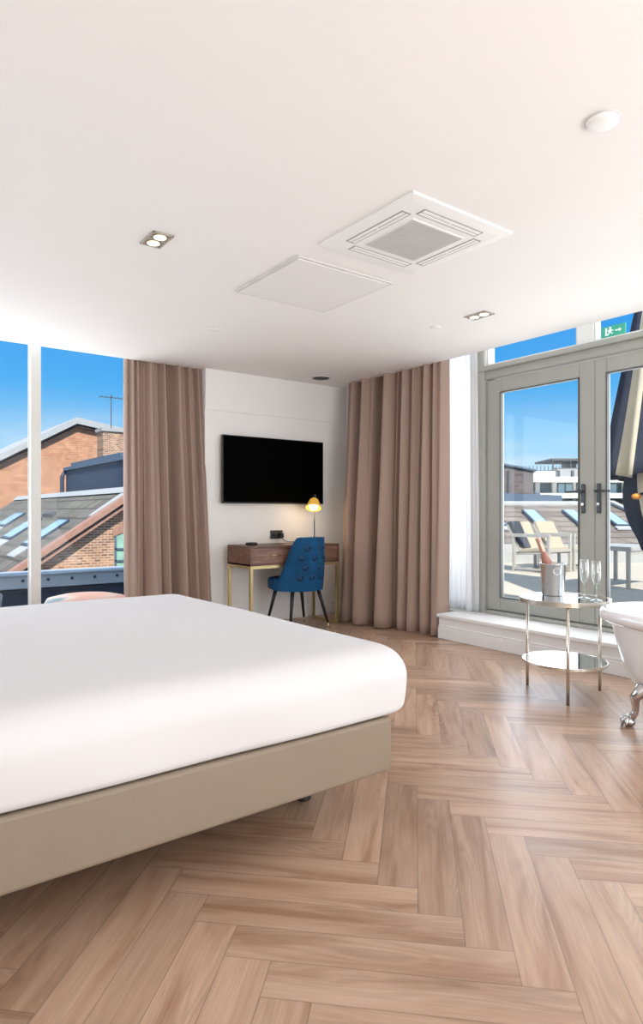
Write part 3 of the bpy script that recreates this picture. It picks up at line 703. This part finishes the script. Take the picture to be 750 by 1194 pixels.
for a in (.2+PI*.2, PI*1.2+.2):
    c, s = math.cos(a), math.sin(a); b = MB(); b.tube([(bx+.076*c,by+.076*s,TZ+.165),(bx+.094*c,by+.094*s,TZ+.165)], .006, 10)
    q = []
    for i in range(20):
        an = 2*PI*i/20; q.append((bx+.094*c - s*.020*math.cos(an), by+.094*s + c*.020*math.cos(an), TZ+.155+.020*math.sin(an)))
    b.tube(q, .003, 8, closed=True); b.build('handle', M['steel'], bu, smooth=True)
# bottle leaning out of the bucket
d0 = Vector((bx+.025, by-.0185, TZ+.028)); dirn = Vector((-.802*.385, .598*.385, 1)).normalized()
bt = thing('wine_bottle', d0, 'rose wine bottle with pink foil neck leaning in the steel bucket', 'bottle')
def rev(prof, n=28):
    z = dirn; x = z.orthogonal().normalized(); y = z.cross(x); k = len(prof); vs = []
    for r, t in prof:
        for j in range(n):
            a = 2*PI*j/n; vs.append(d0 + z*t + (x*math.cos(a)+y*math.sin(a))*r)
    return MB().add(vs, [(i*n+j, i*n+(j+1)%n, (i+1)*n+(j+1)%n, (i+1)*n+j) for i in range(k-1) for j in range(n)] + [tuple(reversed(range(n))), tuple(range((k-1)*n, k*n))])
rev([(.030,0),(.036,.006),(.0365,.165),(.034,.190),(.026,.222),(.0185,.250),(.0165,.262)]).build('body', M['bottle'], bt, smooth=True)
rev([(.0165,.258),(.0172,.262),(.0160,.320),(.0158,.335),(.0175,.337),(.0175,.350),(.0150,.354),(.008,.356)]).build('foil', M['foil'], bt, smooth=True)
rev([(.0372,.12),(.0372,.172),(.0368,.173)]).build('bottle_label', M['label'], bt, smooth=True)
def flute(x, y):
    f = thing('champagne_flute', (x,y,TZ), '', 'glass', 0, 'champagne flutes on the side table')
    b = MB(); b.lathe([(.001,.0),(.033,.0),(.034,.002),(.020,.005),(.005,.010),(.0036,.02),(.0034,.075),(.0045,.088),(.001,.090)], (x,y,TZ), 32); b.build('stem', M['glassware'], f, smooth=True)
    b = MB(); b.lathe([(.004,.088),(.013,.098),(.021,.118),(.0255,.150),(.026,.175),(.0235,.215),(.0225,.232),(.0213,.232),(.0222,.215),(.0247,.175),(.0242,.150),(.0198,.120),(.012,.101),(.001,.094)], (x,y,TZ), 36, cap=False); b.build('bowl', M['glassware'], f, smooth=True)
    return f
f1 = flute(3.600, 2.165); f1['label'] = 'champagne flute standing closer to the steel bucket'
f2 = copy_thing(f1, (3.555, 2.062, TZ), 'champagne flute at the table edge, further from the bucket')

# ------------------------------------------------------------------ claw-foot bath
tub = thing('bathtub', (3.455, 1.155, 0), 'white roll-top bathtub on chrome claw feet beside the side table', 'bathtub')
TCX, TCY = 3.455, 1.155
def ring(w, l, z, n=72, e=2.35):
    r = []
    for i in range(n):
        a = 2*PI*i/n; c, s = math.cos(a), math.sin(a)
        r.append((TCX+w*math.copysign(abs(c)**(2/e), c), TCY+l*math.copysign(abs(s)**(2/e), s), z))
    return r
def loft(name, rings, mat, parent, capb=True, capt=True):
    n = len(rings[0]); vs = [p for r in rings for p in r]; k = len(rings)
    fs = [(i*n+j, i*n+(j+1)%n, (i+1)*n+(j+1)%n, (i+1)*n+j) for i in range(k-1) for j in range(n)]
    if capb: fs.append(tuple(reversed(range(n))))
    if capt: fs.append(tuple(range((k-1)*n, k*n)))
    return MB().add(vs, fs).build(name, mat, parent, smooth=True)
loft('basin', [ring(*q) for q in ((.16,.46,.135),(.215,.55,.150),(.255,.61,.19),(.285,.655,.27),(.310,.69,.38),(.330,.715,.48),(.342,.728,.535),(.338,.722,.545),(.320,.71,.545),(.305,.69,.45),(.27,.63,.28),(.22,.54,.19),(.15,.42,.175))], M['enamel'], tub)
loft('rolled_rim', [ring(*q) for q in ((.332,.716,.515),(.362,.748,.514),(.388,.772,.526),(.400,.782,.548),(.398,.780,.570),(.384,.766,.586),(.362,.744,.590),(.338,.722,.580),(.322,.708,.562),(.318,.706,.535),(.332,.716,.515))], M['enamel'], tub, False, False)
for sx in (-1, 1):
    for sy in (-1, 1):
        def Q(o_, u, z): return (TCX+sx*(.17+o_), TCY+sy*(.47+u), z)
        b = MB(); b.tube([Q(-.03,-.02,.215),Q(.025,.02,.19),Q(.045,.045,.150),Q(.035,.045,.105),Q(.030,.05,.07),Q(.045,.065,.045)], [.038,.036,.026,.018,.016,.021], 14)
        f = b.build('foot', M['chrome'], tub, smooth=True)
        c = MB(); 
        cx_, cy_, _ = Q(.050,.070,0); n = 16
        c.lathe([(.001,0),(.016,.002),(.028,.014),(.030,.028),(.024,.044),(.001,.054)], (cx_,cy_,0), 20)
        for a in (-.7, 0, .7):
            an = math.atan2(sy*.7, sx) + a; dx, dy = math.cos(an), math.sin(an)
            c.tube([(cx_,cy_,.056),(cx_+dx*.026,cy_+dy*.026,.044),(cx_+dx*.038,cy_+dy*.038,.022),(cx_+dx*.036,cy_+dy*.036,.002)], [.011,.011,.009,.004], 8)
        c.build('claw', M['chrome'], f, smooth=True)

# ------------------------------------------------------------------ outdoors: right-hand terrace
TR = .20
struct(MB().box(4.66, 12.2, -6, 9.8, TR-.25, TR).build('terrace', M['paving']), 'pale paved roof terrace outside the doors')
SA = math.radians(36.7); FW = Vector((math.sin(SA), math.cos(SA), 0)); RT = Vector((math.cos(SA), -math.sin(SA), 0))   # camera forward and right axes, used to place the outdoor pieces
def G(d, l, z): p = FW*d + RT*l; return Vector((p.x, p.y, z))
# pale upstand along the terrace edge
o = MB().hexa([G(11.35,-2,TR-.3),G(11.35,12,TR-.3),G(11.6,12,TR-.3),G(11.6,-2,TR-.3),G(11.35,-2,.52),G(11.35,12,.52),G(11.6,12,.52),G(11.6,-2,.52)]).build('terrace_wall', M['greyrender']); struct(o, 'low pale wall along the far terrace edge')
# slate roof beyond the terrace
rf = thing('slate_roof', G(14,4,0), 'low slate roof with skylights behind the terrace wall', 'roof')
dz = .314
def RP(d, l, up=0): return G(d, l, .2+(d-12.7)*dz+up)
b = MB().slab([RP(12.2,-3),RP(12.2,8.1),RP(16.2,7.33),RP(16.2,-3)], (0,0,-1), .15)
mo = b.build('roof_slope', M['slate2'], rf)
b = MB(); b.slab([RP(16.12,-3,.0),RP(16.12,7.36,.0),RP(16.3,7.36,.0),RP(16.3,-3,.0)], (0,0,1), .045); b.build('ridge', M['lead'], rf)
MB().slab([RP(12.2,8.0,.03),RP(12.2,8.16,.03),RP(16.2,7.38,.03),RP(16.2,7.24,.03)], (0,0,1), .06).build('hip', M['lead'], rf)
def skylight_r(l0, l1, d0, d1):
    b = MB().slab([RP(d0,l0,.01),RP(d0,l1,.01),RP(d1,l1,.01),RP(d1,l0,.01)], (0,0,1), .07); s = b.build('skylight', M['zinc_dark'], rf)
    e = .035
    MB().slab([RP(d0+e,l0+e,.075),RP(d0+e,l1-e,.075),RP(d1-e,l1-e,.075),RP(d1-e,l0+e,.075)], (0,0,1), .015).build('pane', M['skyglass'], s)
    MB().slab([RP(d0-.16,l0-.04,.02),RP(d0-.16,l1+.04,.02),RP(d0,l1+.04,.02),RP(d0,l0-.04,.02)], (0,0,1), .03).build('flashing', M['lead'], s)
for l0, l1 in ((3.86,4.18), (4.84,5.16), (5.80,6.12), (6.62,6.94)): skylight_r(l0, l1, 14.4, 15.5)
# grey brick building with sloping roof
gb = thing('brick_building', G(28,9,-2), 'grey brick building with a sloping roof behind the slate roof', 'building')
b = MB(); l0, l1 = 6.4, 9.25
b.hexa([G(28,l0,-6),G(28,l1,-6),G(33,l1+1.2,-6),G(33,l0,-6),G(28,l0,3.42),G(28,l1,2.90),G(33,l1+1.2,2.90),G(33,l0,3.42)]); b.build('wall', M['brick_grey'], gb)
MB().hexa([G(27.9,l0,3.42),G(27.9,l1+.1,2.88),G(33,l1+1.3,2.88),G(33,l0,3.42),G(27.9,l0,3.50),G(27.9,l1+.1,2.96),G(33,l1+1.3,2.96),G(33,l0,3.50)]).build('roof', M['zinc'], gb)
MB().tube([G(27.9,8.15,1.2),G(27.9,8.15,2.9)], .05, 8).build('drainpipe', M['gasket'], gb)
MB().hexa([G(24,6,.2),G(24,9.0,.2),G(25,9.0,.2),G(25,6,.2),G(24,6,1.84),G(24,9.0,1.72),G(25,9.0,1.72),G(25,6,1.84)]).build('lean_to', M['zinc'], gb)
# white building with long balconies and roof pergola
wb = thing('white_building', G(40,14,-2), 'white modern building with long balconies and a roof pergola', 'building')
def GB(d0, d1, l0, l1, z0, z1, bb): return bb.hexa([G(d0,l0,z0),G(d0,l1,z0),G(d1,l1,z0),G(d1,l0,z0),G(d0,l0,z1),G(d0,l1,z1),G(d1,l1,z1),G(d1,l0,z1)])
LA, LB = 13.1, 30
GB(41.5, 52, LA-3, LB, -8, 3.3, MB()).build('wall', M['darkglass'], wb)
GB(40, 41.6, LA, LB, 2.98, 3.3, MB()).build('eaves', M['render'], wb)
GB(40.3, 52, LA, LB, 3.3, 3.66, MB()).build('roof_parapet', M['render'], wb)
GB(39.3, 41.6, LA+.3, LB, 1.95, 2.26, MB()).build('balcony', M['render'], wb)
GB(40.0, 41.6, LA, LB, 1.0, 1.5, MB()).build('balcony', M['render'], wb)
for l, w_ in ((LA,.12), (13.75,.28), (14.85,.26), (16.2,.14), (17.6,.2), (19.4,.3)): GB(41.2, 41.6, l, l+w_, 1.2, 3.1, MB()).build('pier', M['render'], wb)
for l in (15.25, 15.75, 16.5, 17.0, 18.0, 18.6): GB(41.3, 41.6, l, l+.4, 2.2, 2.9, MB()).build('window', M['skyglass'], wb)
b = MB()
for i in range(14): b.tube([G(40.6, 12.2+i*.24, 3.6), G(40.6, 12.2+i*.24, 4.02)], .022, 6)
b.tube([G(40.6,12.2,3.72),G(40.6,15.4,3.72)], .02, 6); b.build('railing', M['gasket'], wb)
GB(40.1, 48, 14.75, LB, 3.3, 3.8, MB()).build('penthouse', M['greyrender'], wb)
for l in (14.72, 15.6): GB(40.0, 40.1, l, l+.16, 3.3, 3.7, MB()).build('penthouse_door', M['gasket'], wb)
b = MB(); GB(42.6, 46, 15.3, LB, 4.52, 4.66, b)
for l in (15.45, 16.05, 16.65, 17.3, 18.2, 19.2): b.tube([G(42.8,l,3.7),G(42.8,l,4.55)], .045, 6)
b.tube([G(42.8,15.4,4.0),G(42.8,19.3,4.0)], .05, 6); b.build('pergola', M['gasket'], wb)
GB(45, 46, 17.2, 17.9, 3.7, 4.5, MB()).build('rooftop_cabin', M['greyrender'], wb)

# outdoor lounge chairs
def outdoor_chair(loc, rz, label):
    t = thing('terrace_chair', loc, label, 'outdoor chair', rz, 'sling chairs on the terrace')
    w, d, hs, ha = .27, .30, .36, .55
    for s in (-1, 1):
        b = MB(); b.bar((s*w,-d,0),(s*w,-d,ha), .038); b.bar((s*w,d,0),(s*w,d,ha), .038); b.bar((s*w,-d-.022,ha),(s*w,d+.022,ha), .05); b.bar((s*w,-d,.05),(s*w,d,.05), .03); b.build('side_frame', M['alu'], t, local=True)
    b = MB(); b.bar((-w,-d,hs-.03),(w,-d,hs-.03), .04); b.bar((-w,d,hs-.09),(w,d,hs-.09), .04); b.bar((-w+.05,-d,hs-.06),(-w+.05,d,hs-.10), .03); b.bar((w-.05,-d,hs-.06),(w-.05,d,hs-.10), .03)
    b.build('seat_frame', M['alu'], t, local=True)
    b = MB()
    for s in (-1, 1): b.bar((s*(w-.03),d-.1,hs-.05),(s*(w-.03),d+.14,.70), .03)
    b.bar((-w+.03,d+.13,.69),(w-.03,d+.13,.69), .03); b.build('back_frame', M['alu'], t, local=True)
    b = MB(); b.hexa([(-w+.03,-d,hs-.03),(w-.03,-d,hs-.03),(w-.03,d-.08,hs-.08),(-w+.03,d-.08,hs-.08),(-w+.03,-d,hs+.03),(w-.03,-d,hs+.03),(w-.03,d-.08,hs-.02),(-w+.03,d-.08,hs-.02)]); b.build('seat', M['sling'], t, local=True, bevel=.012)
    b = MB(); b.hexa([(-w+.03,d-.13,hs-.03),(w-.03,d-.13,hs-.03),(w-.03,d-.06,hs-.03),(-w+.03,d-.06,hs-.03),(-w+.03,d+.09,.755),(w-.03,d+.09,.755),(w-.03,d+.15,.735),(-w+.03,d+.15,.735)]); b.build('backrest', M['sling'], t, local=True, bevel=.012)
    return t
c1 = outdoor_chair(G(9.7,3.33,TR), 0, 'terrace sling chair with shade built onto half its back, left of the pair')
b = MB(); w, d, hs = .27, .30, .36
b.hexa([(-w+.025,d-.14,hs),(-.02,d-.14,hs),(-.02,d-.055,hs),(-w+.025,d-.055,hs),(-w+.025,d+.075,.762),(-.02,d+.075,.762),(-.02,d+.155,.742),(-w+.025,d+.155,.742)])  # dark panel takes the place of shade over one half of the back
c2 = copy_thing(c1, G(10.09,3.85,TR), 'terrace sling chair with all-cream back, right of the pair')
b.build('back_shade_panel', M['sling_shade'], c1, local=True, bevel=.012)['label'] = 'dark panel standing in for shade on half the back'
# low outdoor table
p = G(7.95, 3.72, TR); ot = thing('terrace_table', p, 'low pale terrace table seen through the right door', 'outdoor table')
MB().box(-.42,.42,-.32,.32,.44,.49).build('tabletop', M['greyrender'], ot, local=True, bevel=.005)
for sx in (-1,1):
    for sy in (-1,1): MB().bar((sx*.39,sy*.29,0),(sx*.39,sy*.29,.44), .038).build('leg', M['alu'], ot, local=True)
for s in (-1,1): MB().bar((-.39,s*.29,.42),(.39,s*.29,.42), .04).build('apron_rail', M['alu'], ot, local=True)
# closed parasol
px_, py_ = 6.27, 2.80
pa = thing('parasol', (px_, py_, TR), 'closed navy and cream striped parasol outside the right door', 'parasol')
MB().tube([(px_,py_,TR),(px_,py_,4.2)], .03, 16).build('pole', M['alu'], pa, smooth=True)
MB().lathe([(.32,0),(.33,.03),(.30,.08),(.05,.10),(.04,.30)], (px_,py_,TR), 40).build('base', M['greyrender'], pa)
def canopy(r_at, z0, z1, folds, depth, nsl, hem, n=192, nz=24, colour=None):
    b = MB(); vs = []
    for i in range(nz+1):
        t = i/nz
        for j in range(n):
            a = 2*PI*j/n; r = r_at(t)*(1-depth*t*(.5+.5*math.cos(folds*a+.6*math.sin(3*t)))) 
            z = z0+(z1-z0)*t + hem*t**6*math.sin(folds*a*.5+1)
            vs.append((px_+r*math.cos(a), py_+r*math.sin(a), z))
    o = len(b.v); b.v += [Vector(v) for v in vs]
    for i in range(nz):
        for j in range(n):
            b.f.append([i*n+j, i*n+(j+1)%n, (i+1)*n+(j+1)%n, (i+1)*n+j]); b.mi.append(colour((j+.5)/n))
    return b
# the side facing the room is around angle 156 degrees
ang = 156/360
def stripes(f):
    d = ((f-ang+.5) % 1) - .5
    k = int(math.floor((d+.015)/.0565)) ; return 1 if k % 3 == 0 else 0
canopy(lambda t: .09+.60*t**.8, 4.15, 1.44, 16, .22, 6, .03, colour=stripes).build('canopy', [M['navy'], M['cream']], pa, smooth=True, solid=.004)
def stripes2(f):
    d = ((f-ang+.5) % 1) - .5
    return 1 if -.01 < d < .06 else 0
canopy(lambda t: .42+.10*math.sin(PI*t)-.06*t, 1.62, .80, 14, .28, 6, .07, colour=stripes2).build('valance', [M['navy'], M['cream']], pa, smooth=True, solid=.004)
av = math.radians(166); c, s = math.cos(av), math.sin(av)
b = MB(); q = Vector((px_+.56*c, py_+.56*s, 1.24)); b.lathe([(.001,-.028),(.030,-.022),(.044,0),(.030,.022),(.001,.028)], q, 20); b.build('toggle', M['toggle'], pa, smooth=True)
MB().tube([q, Vector((px_+.40*c, py_+.40*s, 1.30))], .012, 8).build('tie', M['navy'], pa)

# ------------------------------------------------------------------ outdoors: behind the left window
pp = thing('balcony_parapet', (1, 8, -.4), 'blue-grey metal parapet with round fixings outside the left window', 'parapet')
b = MB(); b.box(-3, 7, 8.0, 8.35, .21, .37); b.box(-3.02, 7.02, 7.97, 8.40, .36, .385); b.build('fascia', M['parapet'], pp, bevel=.008)
MB().box(-3, 7, 8.1, 8.25, -.6, .21).build('panel', M['parapet_glass'], pp)
MB().box(-3, 7, 8.06, 8.12, .165, .195).build('rail', M['zinc_dark'], pp)
for x in (1.385, 1.66, 1.937, 2.21, 2.48, 2.756, 3.03):
    MB().tube([(x,8.002,.305),(x,7.985,.305)], .019, 14).build('fixing', M['zinc_dark'], pp)
struct(MB().box(-3, 7, 5.95, 8.2, -.85, -.6).build('terrace', M['zinc_dark']), 'dark balcony deck outside the left window')
# near brick house: gable to the viewer, slate slope to the left
nh = thing('brick_house', (5, 14, -3), 'brick gabled house with slate roof and skylights outside the left window', 'house')
AX, AZ, SL, Y0, Y1 = 5.30, 1.66, .663, 14.0, 26.0
def zr(x): return AZ-SL*abs(AX-x)
b = MB(); b.prism([(-.6,-6),(AX*2+.6,-6),(AX*2+.6,zr(AX*2+.6)-.1),(AX,AZ-.1),(-.6,zr(-.6)-.1)], 'y', Y0, Y0+.3); b.build('gable_wall', M['brick'], nh)
for sgn, e in ((-1,-.9), (1, AX*2+.9)):
    b = MB(); b.slab([(e,Y0-.2,zr(e)),(AX,Y0-.2,AZ),(AX,Y1,AZ),(e,Y1,zr(e))], (0,0,-1), .12); b.build('roof_slope', M['slate'], nh)
    for o_, w_, m_, nm in ((.03,.13,'copper','bargeboard'), (-.10,.07,'darkgap','gutter'), (-.17,.07,'copper','bargeboard')):
        b = MB(); b.hexa([(e,Y0-.24+.06*(o_<0),zr(e)-w_+o_),(AX,Y0-.24+.06*(o_<0),AZ-w_+o_),(AX,Y0+.05,AZ-w_+o_),(e,Y0+.05,zr(e)-w_+o_),(e,Y0-.24+.06*(o_<0),zr(e)+o_),(AX,Y0-.24+.06*(o_<0),AZ+o_),(AX,Y0+.05,AZ+o_),(e,Y0+.05,zr(e)+o_)]); b.build(nm, M[m_], nh)
MB().hexa([(AX-.25,Y0-.2,AZ-.12),(AX+.25,Y0-.2,AZ-.12),(AX+.25,Y1,AZ-.12),(AX-.25,Y1,AZ-.12),(AX-.12,Y0-.2,AZ+.02),(AX+.12,Y0-.2,AZ+.02),(AX+.12,Y1,AZ+.02),(AX-.12,Y1,AZ+.02)]).build('ridge', M['lead'], nh)
# lead strip beside the verge
b = MB(); b.slab([(4.3,Y0+.1,zr(4.3)+.012),(AX,Y0+.1,AZ+.012),(AX,Y0+.45,AZ+.012),(4.3,Y0+.3,zr(4.3)+.012)], (0,0,1), .02); b.build('flashing', M['lead'], nh)
def sky_l(x0, x1, y0, y1):
    b = MB(); b.slab([(x0,y0,zr(x0)+.005),(x1,y0,zr(x1)+.005),(x1,y1,zr(x1)+.005),(x0,y1,zr(x0)+.005)], (0,0,1), .06); s = b.build('skylight', M['zinc_dark'], nh)
    b = MB(); e = .05; b.slab([(x0+e,y0+e,zr(x0+e)+.065),(x1-e,y0+e,zr(x1-e)+.065),(x1-e,y1-e,zr(x1-e)+.065),(x0+e,y1-e,zr(x0+e)+.065)], (0,0,1), .01); b.build('pane', M['skyglass'], s)
    b = MB(); b.slab([(x0-.3,y0,zr(x0-.3)+.01),(x0,y0,zr(x0)+.01),(x0,y1,zr(x0)+.01),(x0-.3,y1,zr(x0-.3)+.01)], (0,0,1), .02); b.build('flashing', M['lead'], s)
sky_l(3.25, 4.12, 15.1, 15.9); sky_l(3.35, 4.15, 17.7, 18.7); sky_l(3.75, 4.35, 20.6, 21.8)
MB().hexa([(4.26,17.2,zr(4.26)),(4.36,17.2,zr(4.36)),(4.36,18.2,zr(4.36)),(4.26,18.2,zr(4.26)),(4.26,17.2,zr(4.26)+.08),(4.36,17.2,zr(4.36)+.08),(4.36,18.2,zr(4.36)+.08),(4.26,18.2,zr(4.26)+.08)]).build('roof_vent', M['gasket'], nh)
# arched window in the gable
wx0, wx1, wz0, wz1 = 4.76, 5.84, -.25, .55
arc = [(wx0+(wx1-wx0)*i/12, wz1+.14*math.sin(PI*i/12)) for i in range(13)]
poly = [(wx0,wz0),(wx1,wz0)] + list(reversed(arc))
wn = MB().prism(poly, 'y', Y0-.02, Y0+.02).build('window', M['greenglass'], nh)
b = MB()
for x in (wx0+.02, wx0+.27, wx0+.54, wx0+.81, wx1-.02): b.box(x-.018, x+.018, Y0-.05, Y0-.01, wz0, wz1+.02+.1*(.2 < (x-wx0) < .9))
for z in (wz0+.02, wz0+.28, wz0+.54): b.box(wx0, wx1, Y0-.05, Y0-.01, z-.018, z+.018)
b.build('glazing_bars', M['zinc'], wn)
b = MB(); n = 13; A = [(wx0-.03+(wx1-wx0+.06)*i/12, wz1+.01+.15*math.sin(PI*i/12)) for i in range(n)]
b.prism(A + [(x, z+.17) for x, z in reversed(A)], 'y', Y0-.03, Y0+.02); b.build('brick_arch', M['copper'], wn)
# dark clad roof block
zb = thing('roof_block', (7, 20, 1), 'dark slate-blue clad block on the roof of the brick house', 'rooftop structure')
MB().box(6.05, 9.5, 15.0, 22.6, -2, 2.52).build('cladding', M['zinc_dark'], zb)
b = MB(); b.box(5.98, 9.6, 14.9, 22.7, 2.50, 2.60); b.build('coping', M['zinc'], zb)
b = MB(); b.box(7.0, 9.4, 20.0, 25.5, 2.55, 2.98); b.build('upper_step', M['zinc'], zb)
b = MB(); b.tube([(5.95,22.72,-2),(5.95,22.72,2.3),(6.1,22.72,2.55)], .07, 8); b.build('downpipe', M['zinc_dark'], zb)
# tall far gable
fg = thing('gabled_warehouse', (9, 32, -3), 'tall orange brick warehouse gable rising behind the slate roof', 'warehouse')
b = MB(); vx = [(-6,-6),(22,-6),(22,3.3),(9.0,5.32),(-6,-3.4)]
b.prism(vx, 'y', 32, 46); b.build('wall', M['brick_far'], fg)
def verge(p, q, o_, h_, m_, nm, y0): 
    (x0,z0),(x1,z1) = p, q
    MB().hexa([(x0,y0,z0+o_),(x1,y0,z1+o_),(x1,46.2,z1+o_),(x0,46.2,z0+o_),(x0,y0,z0+o_+h_),(x1,y0,z1+o_+h_),(x1,46.2,z1+o_+h_),(x0,46.2,z0+o_+h_)]).build(nm, M[m_], fg)
for q in ((-6,-3.1), (22,3.6)):
    verge(q, (9.0,5.62), -.42, .16, 'darkgap', 'verge_gutter', 31.8); verge(q, (9.0,5.62), -.27, .30, 'lead', 'roof', 31.7)
# chimneys
def chimney(x, y, z0, z1, w_, label):
    t = thing('chimney', (x, y, z0), label, 'chimney', 0, 'brick chimneys behind the dark roof block')
    MB().box(x-w_/2, x+w_/2, y-.35, y+.35, z0, z1).build('stack', M['brick'], t)
    MB().box(x-w_/2-.06, x+w_/2+.06, y-.41, y+.41, z1, z1+.12).build('cap', M['greyrender'], t)
    return t
c_ = chimney(8.25, 24.6, 2.9, 4.15, .85, 'squat brick chimney left of its pair, carrying a thin aerial')
b = MB(); b.tube([(8.25,24.6,4.2),(8.25,24.6,5.6)], .02, 6); b.tube([(7.8,24.6,5.5),(8.7,24.6,5.5)], .015, 6)
for k in range(5): b.tube([(7.85+k*.2,24.4,5.5),(7.85+k*.2,24.8,5.5)], .01, 6)
b.build('aerial', M['gasket'], c_)
chimney(9.35, 24.6, 2.9, 4.05, .75, 'brick chimney partly hidden by the left curtain')
struct(MB().box(-120, 160, -60, 200, -9, -8).build('ground', M['ground']), 'distant ground between the buildings')

# ------------------------------------------------------------------ sky, sun, lamps
w = bpy.data.worlds.new('World'); S.world = w; w.use_nodes = True
nt = w.node_tree; L = nt.links.new
for n in list(nt.nodes): nt.nodes.remove(n)
out = nt.nodes.new('ShaderNodeOutputWorld'); bg = nt.nodes.new('ShaderNodeBackground')
tc = nt.nodes.new('ShaderNodeTexCoord'); sp = nt.nodes.new('ShaderNodeSeparateXYZ'); L(tc.outputs['Generated'], sp.inputs[0])
r = nt.nodes.new('ShaderNodeValToRGB'); L(sp.outputs[2], r.inputs[0]); e = r.color_ramp.elements
stops = [(0,(150,160,165)),(.004,(205,232,248)),(.04,(186,224,250)),(.10,(160,214,250)),(.18,(88,180,246)),(.27,(44,156,240)),(.40,(24,140,236)),(.62,(160,196,232)),(1,(235,240,250))]
e[0].position = 0; e[0].color = rgb(srgb(*stops[0][1])); e[1].position = 1; e[1].color = rgb(srgb(*stops[-1][1]))
for p_, c_ in stops[1:-1]: k = e.new(p_); k.color = rgb(srgb(*c_))
mp = nt.nodes.new('ShaderNodeMapping'); mp.inputs['Scale'].default_value = (2.2,2.2,9); L(tc.outputs['Generated'], mp.inputs[0])
cn = nt.nodes.new('ShaderNodeTexNoise'); cn.inputs['Scale'].default_value = 2.1; cn.inputs['Detail'].default_value = 6; L(mp.outputs[0], cn.inputs['Vector'])
cr = nt.nodes.new('ShaderNodeValToRGB'); cr.color_ramp.elements[0].position = .52; cr.color_ramp.elements[0].color = (0,0,0,1); cr.color_ramp.elements[1].position = .78; cr.color_ramp.elements[1].color = (.8,.8,.8,1)
L(cn.outputs['Fac'], cr.inputs[0])
hb = nt.nodes.new('ShaderNodeMapRange'); hb.inputs['From Min'].default_value = .16; hb.inputs['From Max'].default_value = .06; L(sp.outputs[2], hb.inputs['Value'])
ml = nt.nodes.new('ShaderNodeMath'); ml.operation = 'MULTIPLY'; L(cr.outputs[0], ml.inputs[0]); L(hb.outputs[0], ml.inputs[1])
mx = nt.nodes.new('ShaderNodeMixRGB'); mx.inputs[2].default_value = (.86,.92,.97,1); L(ml.outputs[0], mx.inputs[0]); L(r.outputs[0], mx.inputs[1])
L(mx.outputs[0], bg.inputs[0]); bg.inputs[1].default_value = 1.0; L(bg.outputs[0], out.inputs[0])

def light(name, kind, loc, energy, color=(1,1,1), rot=None, aim=None, **kw):
    l = bpy.data.lights.new(name, kind); l.energy = energy; l.color = color
    for k, v in kw.items(): setattr(l, k, v)
    o = bpy.data.objects.new(name, l); COL.objects.link(o); o.location = loc
    if aim is not None: o.rotation_euler = (Vector(aim)-Vector(loc)).to_track_quat('-Z', 'Y').to_euler()
    return o
sd = Vector((.36, .80, -.95))
light('sun', 'SUN', (0,0,20), 6.0, (1,.95,.88), aim=Vector((0,0,20))+sd, angle=.009)
# daylight through the glazing
light('daylight_right', 'AREA', (4.95, 2.4, 1.6), 115, (.93,.97,1), aim=(2.0,2.6,1.75), shape='RECTANGLE', size=4.2, size_y=2.3)
light('daylight_left', 'AREA', (.7, 6.1, 1.6), 72, (.93,.97,1), aim=(1.2,3,1.9), shape='RECTANGLE', size=2.6, size_y=2.2)
# added fill lamps deep behind the viewer, standing in for bounced light
light('fill_forward', 'AREA', (2.4, -4.9, 1.5), 80, (.90,.965,1), aim=(2.8,4.0,1.5), shape='RECTANGLE', size=3.6, size_y=2.0)
light('fill_up', 'AREA', (2.2, -2.6, .5), 168, (.90,.965,1), aim=(2.2,-1.9,2.46), shape='RECTANGLE', size=3.2, size_y=2.4)
light('lamp_glow', 'POINT', tuple(hd+ax*.17), 2.0, (1,.72,.38), shadow_soft_size=.04)
for x, y in ((1.252,3.055),(3.52,2.90)):
    light('downlight_beam', 'SPOT', (x,y,CE-.02), 6, (1,.85,.65), aim=(x,y,0), spot_size=1.2, spot_blend=.6, shadow_soft_size=.04)

# ------------------------------------------------------------------ camera
cd = bpy.data.cameras.new('camera'); cam = bpy.data.objects.new('camera', cd); COL.objects.link(cam)
cam.location = (0,0,1.1); cam.rotation_euler = (math.radians(90), 0, -SA)
cd.sensor_fit = 'HORIZONTAL'; cd.sensor_width = 36; cd.lens = 36*748/750; cd.clip_start = .05; cd.clip_end = 500
S.camera = cam
S.view_settings.view_transform = 'Standard'; S.view_settings.look = 'None'; S.view_settings.exposure = 0; S.view_settings.gamma = 1
S.cycles.max_bounces = 10; S.cycles.diffuse_bounces = 5; S.cycles.transparent_max_bounces = 16; S.cycles.use_denoising = True
S.cycles.caustics_reflective = False; S.cycles.caustics_refractive = False; S.cycles.sample_clamp_indirect = 6
